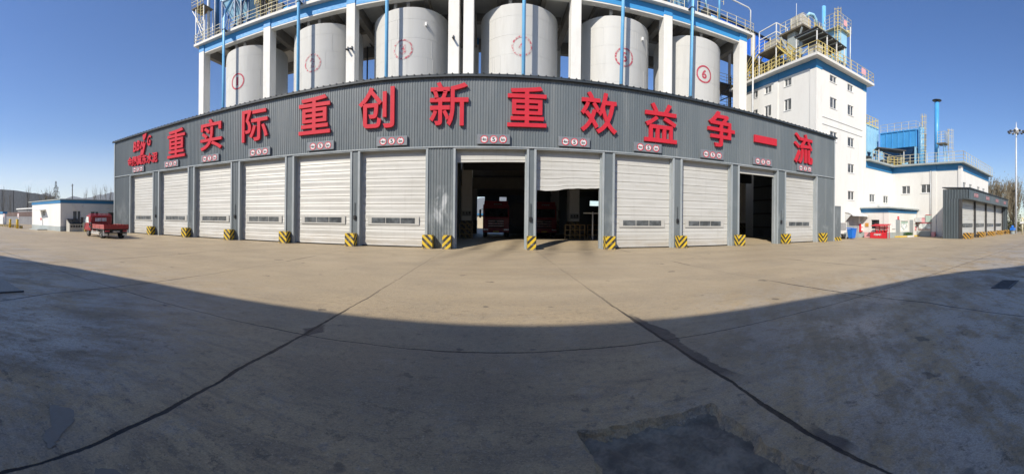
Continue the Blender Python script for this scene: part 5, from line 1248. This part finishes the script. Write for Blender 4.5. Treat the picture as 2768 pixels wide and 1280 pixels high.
# ================================================================== left: hut, light truck, far buildings
HX, HY, HZ = -35.6, 15.9, 2.95
hut = thing('weigh_hut', 'flat roofed white hut with blue roof edge left of the loading shed', 'hut', (-40, 20, 0))
hf = [(3.55, 4.45, .02, 2.1)]; hs = [(1.45, 2.4, 1.0, 2.15), (3.6, 4.6, 1.0, 2.1)]
w = B(); w.wall((HX - 8.7, HY), (1, 0), 8.7, 0, HZ, hf, (0, 1)); w.wall((HX, HY), (0, 1), 14, 0, HZ, hs, (-1, 0)); w.wall((HX - 8.7, HY), (0, 1), 14, 0, HZ, [], (1, 0)); w.obj('wall', 'wall_white', hut)
w = B(); w.box(HX - 8.75, HX + .04, HY - .04, HY + .01, HZ - .02, HZ + .32); w.box(HX - .01, HX + .04, HY + .01, HY + 14, HZ - .02, HZ + .32); w.obj('roof_band', 'blue_band', hut)
w = B(); w.box(HX - 9.8, HX + .15, HY - .12, HY + 14.2, HZ + .32, HZ + .42); w.obj('roof', 'dado_grey', hut)
w = B(); w.box(HX - 8.72, HX + .02, HY - .02, HY - .002, 0, .5); w.box(HX + .002, HX + .02, HY, HY + 14, 0, .5); w.obj('dado', 'dado_grey', hut)
windows(hut, (HX, HY), (0, 1), (-1, 0), hs)
w = B(); w.box(HX - 5.15, HX - 4.25, HY + .06, HY + .1, .02, 1.6); o = w.obj('door', 'white_paint', hut)
w = B(); w.box(HX - 5.15, HX - 4.25, HY + .06, HY + .1, 1.605, 2.1); w.obj('louvre', 'fabric_blind', o)
w = B(); w.prism([(HX - 5.9, HY - .01, 2.28), (HX - 4.1, HY - .01, 2.28), (HX - 4.0, HY - .8, 2.18), (HX - 6.0, HY - .8, 2.18)], (0, 0, .05)); w.obj('door_canopy', 'pale_steel', hut)
for y, z in ((HY + 1.4, 2.75), (HY + 2.6, 2.65), (HY + 5.6, 2.35), (HY + 9.2, 2.7)):
    w = B(); w.bar((HX, y, z), (HX + .3, y, z), .04); w.box(HX + .2, HX + .5, y - .06, y + .06, z - .1, z + .02); w.obj('camera', 'white_paint', hut)
w = B(); w.box(HX - 5.75, HX - 5.4, HY - .03, HY - .004, 1.1, 1.35); w.obj('plaque', 'sign_red', hut)
w = B(); w.box(HX - 6.3, HX - 3.6, HY - 1.2, HY - .05, 0, .1); w.obj('step', 'dado_grey', hut)
w = B(); w.box(HX + .004, HX + .03, HY + 5.8, HY + 7.2, .05, 2.0); w.obj('side_door', 'dark_steel', hut)
t = thing('control_desk', 'small cream desk cabinet with sloping top by the hut wall', 'cabinet', (HX + .8, HY + 1.2, 0))
w = B(); w.prism([(HX + .35, HY + .5, 0), (HX + 1.15, HY + .5, 0), (HX + 1.15, HY + .5, .75), (HX + .35, HY + .5, 1.25)], (0, 1.6, 0)); w.obj('case', 'equip_cream', t)
w = B(); w.prism([(HX + 1.17, HY + .55, .78), (HX + 1.17, HY + 2.05, .78), (HX + .38, HY + 2.05, 1.27), (HX + .38, HY + .55, 1.27)], (.02, 0, .03)); w.obj('screen', 'dark_glass', t)
w = B()
for k in range(5): w.box(HX + 1.15, HX + 1.165, HY + .62 + k * .29, HY + .84 + k * .29, .42, .66)
w.obj('vent', 'black', t)
t = thing('hut_rail', 'cream pipe rail between hut and light truck', 'rail', (HX + 1.5, HY + 3.2, 0)); w = B(); w.rail([(HX + .7, HY + 2.9, 0), (HX + 2.8, HY + 1.2, 0)], .95, .8, .03, 2); w.obj('rail', 'cream_rail', t)

# ------------------------------------------------------------------ red light truck, tail towards us
tk = thing('light_truck', 'small red flatbed light truck parked at the left end of the loading shed', 'truck', (-24.45, 14.72, 0), R(170)); tk.scale = (1.12, 1.14, .93)
def loc(w, name, mats, parent=tk, **k): return w.obj(name, mats, parent, local=True, **k)
w = B()                                                            # cab, profile along x, front at +x
prof = [(1.02, .50), (2.35, .50), (2.40, .62), (2.36, 1.02), (2.20, 1.18), (1.92, 1.74), (1.72, 1.80), (1.10, 1.80), (1.02, 1.70)]
w.prism([(x, -.78, z) for x, z in prof], (0, 1.56, 0)); cab = loc(w, 'cab', 'red_truck', bevel=.05)
w = B(); w.prism([(2.205, -.70, 1.205), (2.205, .70, 1.205), (1.965, .66, 1.68), (1.965, -.66, 1.68)], (.03, 0, .01)); loc(w, 'windscreen', 'truck_glass')
for s in (-1, 1):
    w = B(); w.prism([(1.35, s * .785, 1.16), (2.1, s * .785, 1.16), (1.88, s * .785, 1.66), (1.35, s * .785, 1.66)], (0, s * .012, 0)); loc(w, 'side_window', 'pale_glass')
    w = B(); w.prism([(1.27, s * .783, .62), (2.2, s * .783, .62), (2.2, s * .783, 1.1), (1.27, s * .783, 1.1)], (0, s * .01, 0)); loc(w, 'door', 'red_truck')
    w = B(); w.bar((2.1, s * .8, 1.5), (2.22, s * 1.02, 1.55), .03); w.box(2.17, 2.25, s * 1.02 - .1, s * 1.02 + .1, 1.12, 1.62); loc(w, 'mirror', 'black')
    w = B(); w.box(2.38, 2.43, s * .58 - .14, s * .58 + .14, .66, .82); loc(w, 'headlight', 'pale_glass')
w = B(); w.box(.99, 1.025, -.42, .42, 1.26, 1.56); loc(w, 'rear_window', 'pale_glass', bevel=.02)
w = B(); w.box(2.36, 2.46, -.78, .78, .36, .56); loc(w, 'bumper', 'yellow_rail', bevel=.03)
w = B()
for y in (-.72, -.36, 0, .36, .72): w.tube(((.86, y, .8), (.86, y, 1.72), (1.0, y, 1.86), (1.55, y, 1.9)), .02, 6)
w.tube(((.86, -.72, 1.72), (.86, .72, 1.72)), .02, 6); w.tube(((1.0, -.74, 1.86), (1.0, .74, 1.86)), .02, 6); w.tube(((1.55, -.74, 1.9), (1.55, .74, 1.9)), .02, 6); loc(w, 'rack', 'red_truck')
w = B(); w.box(-1.78, .82, -.82, .82, .66, .74); loc(w, 'bed_floor', 'chassis')
for s in (-1, 1):
    w = B(); y = s * .81; w.box(-1.76, .8, min(y, y - s * .04), max(y, y - s * .04), .74, 1.07)
    for z in (.8, .9, 1.0): w.box(-1.74, .78, min(y, y + s * .012), max(y, y + s * .012), z, z + .05)
    for x in (-1.74, -.9, -.05, .76): w.box(x - .03, x + .03, min(y, y + s * .022), max(y, y + s * .022), .72, 1.09)
    loc(w, 'side_board', 'red_truck_dusty')
w = B(); w.box(-1.82, -1.77, -.83, .83, .74, 1.07)
for k in range(7): w.box(-1.835, -1.82, -.78 + k * .25, -.7 + k * .25, .76, 1.05)
for z in (.75, 1.03): w.box(-1.84, -1.82, -.82, .82, z, z + .035)
for k in range(9): w.tube(((-1.80, -.8 + k * .2, 1.07), (-1.80, -.7 + k * .2, 1.1 - .03 * (k % 2))), .02, 5)
loc(w, 'tailgate', 'red_truck')
w = B(); w.box(-1.72, 2.0, -.36, -.26, .46, .64); w.box(-1.72, 2.0, .26, .36, .46, .64); w.box(-1.78, -1.66, -.74, .74, .40, .48); w.box(-1.2, -1.1, -.6, .6, .25, .33); w.box(-1.66, -1.6, -.75, .75, .5, .66); loc(w, 'chassis', 'chassis')
w = B(); w.box(-1.80, -1.785, -.24, .24, .5, .6); loc(w, 'number_plate', 'fabric_blind')
for s in (-1, 1):
    w = B(); w.box(-1.8, -1.74, s * .6 - .14, s * .6 + .14, .54, .63); loc(w, 'tail_light', 'sign_red')
    w = B(); w.box(-1.62, -1.58, s * .66 - .15, s * .66 + .15, .22, .66); loc(w, 'mud_flap', 'white_paint')
    w = B(); w.bar((-.6, s * .72, .34), (1.0, s * .72, .34), .05); w.bar((-.6, s * .72, .48), (1.0, s * .72, .48), .03); w.bar((-.2, s * .72, .34), (-.2, s * .72, .66), .03); w.bar((.7, s * .72, .34), (.7, s * .72, .66), .03); loc(w, 'side_guard', 'white_paint')
    for x, wd in ((1.62, .17), (-1.08, .3)):
        yo = s * (.76 if wd < .2 else .78); w = B(); prof = [(.15, 0), (.25, .0), (.285, .03), (.285, wd - .03), (.25, wd), (.15, wd)]; rings = []
        for r, d in prof: rings.append([w.bm.verts.new((x + r * math.cos(a), yo - s * d, .285 + r * math.sin(a))) for a in [2 * math.pi * k / 24 for k in range(24)]])
        for p, q in zip(rings, rings[1:]):
            for k in range(24): w.bm.faces.new((p[k], p[(k + 1) % 24], q[(k + 1) % 24], q[k])).smooth = True
        wh = loc(w, 'wheel', 'tyre')
        w = B(); w.tube(((x, yo - s * .03, .285), (x, yo - s * .1, .285)), .16, 16); w.tube(((x, yo + s * .01, .285), (x, yo - s * .05, .285)), .06, 10); loc(w, 'rim', 'rim_grey', wh)
w = B(); w.tube([(.9 + .02 * math.sin(a * 3), -.9 + .04 * math.cos(a), .86 + .24 * math.sin(a)) if 0 else (.72 + .2 * math.cos(a), .87, .98 + .2 * math.sin(a)) for a in [math.pi * 2 * k / 16 for k in range(17)]], .045, 6); loc(w, 'hanging_rope', 'dark_steel')

# ------------------------------------------------------------------ beyond the yard on the left
t = thing('arched_warehouse', 'huge dark blue-grey arched roof warehouse far left', 'warehouse', (-120, 45, 0))
arc = [(-300, 16.5), (-240, 16.9), (-205, 16.0), (-181, 14.7), (-155, 12.5), (-137, 10.5), (-122, 8.9), (-113.6, 7.65), (-109, 7.0), (-96, 4.6), (-80, 1.5)]
w = B(); w.prism([(-300, 48, 0)] + [(x, 48, z) for x, z in arc] + [(-80, 48, 0)], (-75, 31, 0)); w.obj('body', 'far_roof', t)
w = B()
for k in range(7):
    x = -215 + k * 19; zt = [z0 + (z1 - z0) * (x - x0) / (x1 - x0) for (x0, z0), (x1, z1) in zip(arc, arc[1:]) if x0 <= x < x1]
    if zt: w.bar((x, 47.9, 0), (x, 47.9, zt[0] - .05), .16)
w.obj('wall_rib', 'far_roof', t)
t = thing('low_store', 'low pale store with white roof edge far left behind the striped kerb', 'building', (-75, 28, 0))
w = B(); w.box(-95, -52, 30, 34, 1.6, 3.2); w.obj('wall', 'grey_wall', t); w = B(); w.box(-95.3, -51.7, 29.7, 34.3, 3.2, 3.5); w.obj('roof', 'white_paint', t)
t = thing('boundary_wall', 'brown and grey boundary wall behind the striped kerb', 'wall', (-60, 22, 0))
w = B(); w.box(-92, -44.5, 22.3, 22.6, 0, 1.5); w.obj('wall', 'grey_wall', t); w = B(); w.box(-92, -44.5, 22.25, 22.65, 1.5, 2.3); w.obj('upper_course', 'brown_wall', t)
t = thing('booth', 'small white booth with blue roof edge at the far left border', 'booth', (-66, 17, 0)); w = B(); w.box(-68, -59.6, 16.3, 16.9, 0, 1.9); w.obj('wall', 'white_paint', t); w = B(); w.box(-68.2, -59.4, 16.2, 17.0, 1.9, 2.25); w.obj('roof', 'blue_band', t)
w = B(); w.box(-80, -45.0, 14.6, 14.9, 0, .32); tag(w.obj('striped_kerb', 'hazard_back', None, loc=(-60, 14.7, 0)), 'long low yellow and black striped kerb left of the hut', 'kerb')
for i, (x, y) in enumerate(((-45.4, 14.3), (-48.6, 14.3))):
    w = B(); w.tube(((x, y, 0), (x, y, 1.15)), .16, 12); w.tube(((x, y, 1.0), (x, y, 1.06)), .175, 12)
    tag(w.obj('bollard', 'yellow_paint', None, loc=(x, y, 0)), ['yellow bollard nearest the hut, by the striped kerb', 'yellow bollard further from the hut, by the striped kerb'][i], 'bollard', 'yellow bollards')
for i, (x, y) in enumerate(((-47, 15.0), (-54.0, 15.0))):
    t = thing('sign_post', ['small white sign on a post just left of the hut', 'small white sign on a post further left along the kerb'][i], 'sign', (x, y, 0), 0, 'small signs along the kerb')
    w = B(); w.tube(((x, y, 0), (x, y, 1.6)), .06, 8); w.obj('post', 'white_paint', t); w = B(); w.box(x - .3, x + .3, y - .08, y - .04, 1.4, 1.9); w.obj('panel', 'pink_faded', t); w = B(); w.box(x - .24, x + .24, y - .09, y - .08, 1.46, 1.84); w.obj('face', 'white_paint', t)

def bare_tree(name, lab, x, y, h, seed, spread=.16, n=26, mat='bark_pale', twig='twig', group=None, leaves=0, r=.16, width=1.0, detail=5):
    """poplar without leaves: one leader and many steep limbs that fork into twigs"""
    rr = random.Random(seed); t = thing(name, lab, 'tree', (x, y, 0), 0, group)
    w = B(); w.tube([(x, y, 0), (x + rr.uniform(-.1, .1), y, h * .4), (x + rr.uniform(-.2, .2), y, h * .97)], r, 7, False, r * .12); w.obj('trunk', mat, t)
    w = B(); tips = []
    for k in range(n):
        z0 = h * rr.uniform(.12, .8); a = rr.uniform(0, 2 * math.pi); ln = (h - z0) * rr.uniform(.45, .8) ; sp = spread * h * rr.uniform(.5, 1.2) * (1.1 - z0 / h) * width + .25
        p0 = Vector((x, y, z0)); p1 = p0 + Vector((math.cos(a) * sp * .75, math.sin(a) * sp * .75, ln * .4)); p2 = p0 + Vector((math.cos(a) * sp * 1.1, math.sin(a) * sp * 1.1, ln))
        w.tube((p0, p1, p2), r * .3, 4, False, r * .05); tips.append(p2)
        for j in range(detail):
            f = rr.uniform(.15, 1); b = p0.lerp(p1, f) if rr.random() < .4 else p1.lerp(p2, f); a2 = a + rr.uniform(-1.6, 1.6); l2 = ln * rr.uniform(.2, .5)
            e = b + Vector((math.cos(a2) * l2 * .35, math.sin(a2) * l2 * .35, l2)); w.tube((b, e), r * .12, 3, False, r * .03); tips.append(e); tips.append(b.lerp(e, .5))
    if leaves:
        for k in range(leaves):
            c = rr.choice(tips) + Vector((rr.gauss(0, .35), rr.gauss(0, .35), rr.gauss(0, .4))); d = Vector((rr.uniform(-1, 1), rr.uniform(-1, 1), rr.uniform(-1, 1))).normalized() * .13; e = d.cross(Vector((rr.uniform(-1, 1), .3, rr.uniform(-1, 1)))).normalized() * .07
            w.face((c - d, c + e, c + d, c - e))
    w.obj('crown', twig, t, recalc=False); return t
gl = 'bare trees beyond the yard on the left'
for i, (x, y, h, lab) in enumerate(((-66, 26.5, 7.2, 'bare branching tree in front of the arched warehouse, at the left border'), (-62.2, 25.8, 6.2, 'bare branching tree in front of the arched warehouse, second from the border'), (-58, 25.8, 5.2, 'low bare bush tree at the right of the two near the border'))):
    bare_tree('bare_tree', lab, x, y, h, 50 + i, .3, 18, 'bark', 'twig', gl, 0, .13, 1.2, 5)
for i, (x, y, h) in enumerate(((-88.7, 24.4, 9.0), (-88.3, 25.9, 8.6), (-86.9, 30.2, 9.4), (-88.8, 36.6, 9.5), (-88.2, 38.0, 8.6), (-84.8, 45.0, 9.2), (-83.7, 47.0, 10.0), (-83.0, 48.2, 9.2), (-82.4, 49.3, 10.4), (-81.7, 50.5, 9.4))):
    bare_tree('bare_poplar', ['slim bare poplar above the left part of the arched roof', 'second slim bare poplar above the arched roof', 'taller bare poplar above the arched roof', 'bare poplar left of the lattice pylon', 'bare poplar just right of the lattice pylon', 'bare poplar right of the thin pole above the hut', 'tall bare poplar above the middle of the hut roof', 'lower bare poplar in the group above the hut', 'tallest bare poplar left of the shed corner', 'bare poplar nearest the shed corner'][i], x, y, h, 70 + i, .06, 15, 'bark_pale', 'bark_pale', gl, 0, .13, 1, 2)
t = thing('lattice_pylon', 'thin lattice power pylon above the hut roof', 'pylon', (-132, 94, 0))
w = B(); px, py = -107.7, 46.5
for s in ((1, 1), (1, -1), (-1, 1), (-1, -1)): w.bar((px + s[0] * 1.1, py + s[1] * 1.1, 0), (px + s[0] * .12, py + s[1] * .12, 12.4), .07)
for k in range(14):
    z0, z1 = k * .88, (k + 1) * .88; a0, a1 = 1.1 - .98 * z0 / 12.4, 1.1 - .98 * z1 / 12.4
    for s in (-1, 1): w.bar((px - a0, py + s * a0, z0), (px + a1, py + s * a1, z1), .035); w.bar((px + a0, py + s * a0, z0), (px - a1, py + s * a1, z1), .035)
w.obj('mast', 'dark_steel', t)
for z, l in ((7.6, 2.0), (9.0, 2.4), (10.3, 1.7)):
    w = B(); w.bar((px - l, py, z), (px, py, z + .5), .09); w.bar((px + l, py, z), (px, py, z + .5), .09); w.bar((px - l, py, z), (px + l, py, z), .09)
    for s in (-1, 1): w.bar((px + s * l, py, z), (px + s * l, py, z - .8), .1)
    w.obj('cross_arm', 'dark_steel', t)
t = thing('thin_pole', 'single thin dark pole above the hut roof, right of the pylon', 'pole', (-72, 34.9, 0)); w = B(); w.tube(((-72, 34.9, 0), (-72, 34.9, 8.4)), .10, 8); w.obj('pole', 'dark_steel', t); w = B(); w.bar((-72.6, 34.9, 8.1), (-71.4, 34.9, 8.1), .08); w.obj('arm', 'dark_steel', t)
w = B(); rows = []
for j in range(9):
    row = []
    for i in range(71):
        a = R(-100 + i * 2.0); rad = 2600 + j * 120
        hgt = 0 if j == 0 else (250 * math.sin(math.pi * min(1, (j) / 8)) * (.42 + .3 * math.sin(i * .37 + 1.2) + .16 * math.sin(i * .9 + j * .3) + .1 * math.sin(i * 2.3 + j)))
        row.append(w.bm.verts.new((rad * math.sin(a), rad * math.cos(a), max(-2, hgt))))
    rows.append(row)
for p, q in zip(rows, rows[1:]):
    for i in range(70): w.bm.faces.new((p[i], p[i + 1], q[i + 1], q[i])).smooth = True
tag(w.obj('hills', 'hill'), None, None, kind='structure')

# ------------------------------------------------------------------ trees beyond the right-edge shed
tr = 0
for i, (x, y, h, lab) in enumerate(((66, 14.5, 9.5, 'brownish poplar just left of the light mast'), (70, 17.5, 10.6, 'tall brownish poplar rising behind the far end of the right-edge shed'), (63.5, 16.5, 8.0, 'lower brownish poplar nearest the right-edge shed roof'), (72, 13.5, 10.4, 'dense brownish poplar behind the light mast'), (74, 10.5, 9.6, 'brownish poplar right of the light mast'), (82, 16, 11.0, 'furthest brownish poplar behind the mast'), (68, 9.2, 7.8, 'lower brownish poplar at the right border'))):
    bare_tree('poplar_tree', lab, x, y, h, 120 + i, .13, 70, 'bark', 'twig', 'trees behind the right-edge shed', 500, .2, 1.35, 10)
w = B()
for k in range(2600):
    a = rnd.uniform(58, 84); c = Vector((a, 22 - (a - 58) * .35 + rnd.gauss(0, 1.6), abs(rnd.gauss(0, 1.5)))); d = Vector((rnd.uniform(-1, 1), rnd.uniform(-1, 1), rnd.uniform(-.2, 1))).normalized() * rnd.uniform(.15, .4); e = d.cross(Vector((rnd.uniform(-1, 1), .2, rnd.uniform(-1, 1)))).normalized() * .1
    w.face((c - d, c + e, c + d, c - e))
tag(w.obj('undergrowth', 'leaf', recalc=False), 'tangled brown-green undergrowth below the right-hand poplars', 'undergrowth', kind='stuff')
t = thing('drain_grate', 'rectangular dark iron drain grate set in the slab at the right border', 'drain grate', (9.7, 2.0, 0))
w = B()
for k in range(9): w.box(9.1 + k * .14, 9.15 + k * .14, 1.83, 2.2, .002, .014)
w.box(9.03, 9.1, 1.78, 2.25, .002, .016); w.box(10.3, 10.37, 1.78, 2.25, .002, .016); w.box(9.1, 10.3, 1.78, 1.83, .002, .016); w.box(9.1, 10.3, 2.2, 2.25, .002, .016); w.obj('grate', 'dark_steel', t)
w = B(); w.box(9.04, 10.36, 1.79, 2.24, .001, .006); w.obj('recess', 'black', t)
t = thing('steel_plate', 'dark steel edged cover plate lying in the slab at the left border', 'cover plate', (-8.6, 2.1, 0)); w = B(); w.box(-9.3, -7.5, 1.9, 2.5, .002, .006); w.obj('plate', 'patch_smooth', t); w = B(); w.box(-9.3, -7.5, 1.84, 1.9, .002, .03); w.box(-7.5, -7.45, 1.84, 2.5, .002, .03); w.obj('edge', 'dark_steel', t)

# ------------------------------------------------------------------ the building behind the viewer whose shadow lies on the yard
t = thing('rear_warehouse', 'grey warehouse with shallow curved roof behind the viewer, shading the yard', 'warehouse', (-8, -12, 0))
EDGE = [(-15.5, 3.2), (-14.5, 3.9), (-10.3, 5.15), (-7, 5.65), (-3.3, 5.8), (-1.5, 5.78), (2.2, 5.6), (5.6, 5.35), (10, 4.7), (12, 3.9), (13.6, 2.6), (16.5, 1.2)]
YB = -8.0; kz = math.tan(R(SUN_EL)) / math.cos(R(SUN_AZ)); kx = math.tan(R(SUN_AZ))
roof = [(x - (y - YB) * kx, YB, (y - YB) * kz) for x, y in EDGE]
w = B(); w.prism([(roof[0][0], YB, 0)] + roof + [(roof[-1][0], YB, 0)], (0, -.3, 0)); w.obj('front_wall', 'wall_white', t)
w = B(); w.prism([(roof[0][0], YB - .31, 0)] + [(a, YB - .31, c - .05) for a, b, c in roof] + [(roof[-1][0], YB - .31, 0)], (0, -24, 0)); w.obj('body', 'metal_dark', t)

# ------------------------------------------------------------------ thin morning air round the whole place
hz = bpy.data.materials.new('haze'); hz.use_nodes = True; t = hz.node_tree; t.nodes.remove(t.nodes['Principled BSDF'])
pv = t.nodes.new('ShaderNodeVolumePrincipled'); pv.inputs['Color'].default_value = (.86, .91, 1.0, 1); pv.inputs['Density'].default_value = 0.00011; pv.inputs['Anisotropy'].default_value = .2
t.links.new(pv.outputs[0], t.nodes['Material Output'].inputs['Volume']); MATS['haze'] = hz
w = B(); w.box(-4200, 4200, -4200, 4200, -4, 460); tag(w.obj('haze', 'haze'), 'thin pale air over the yard and the far hills', 'haze', kind='stuff')
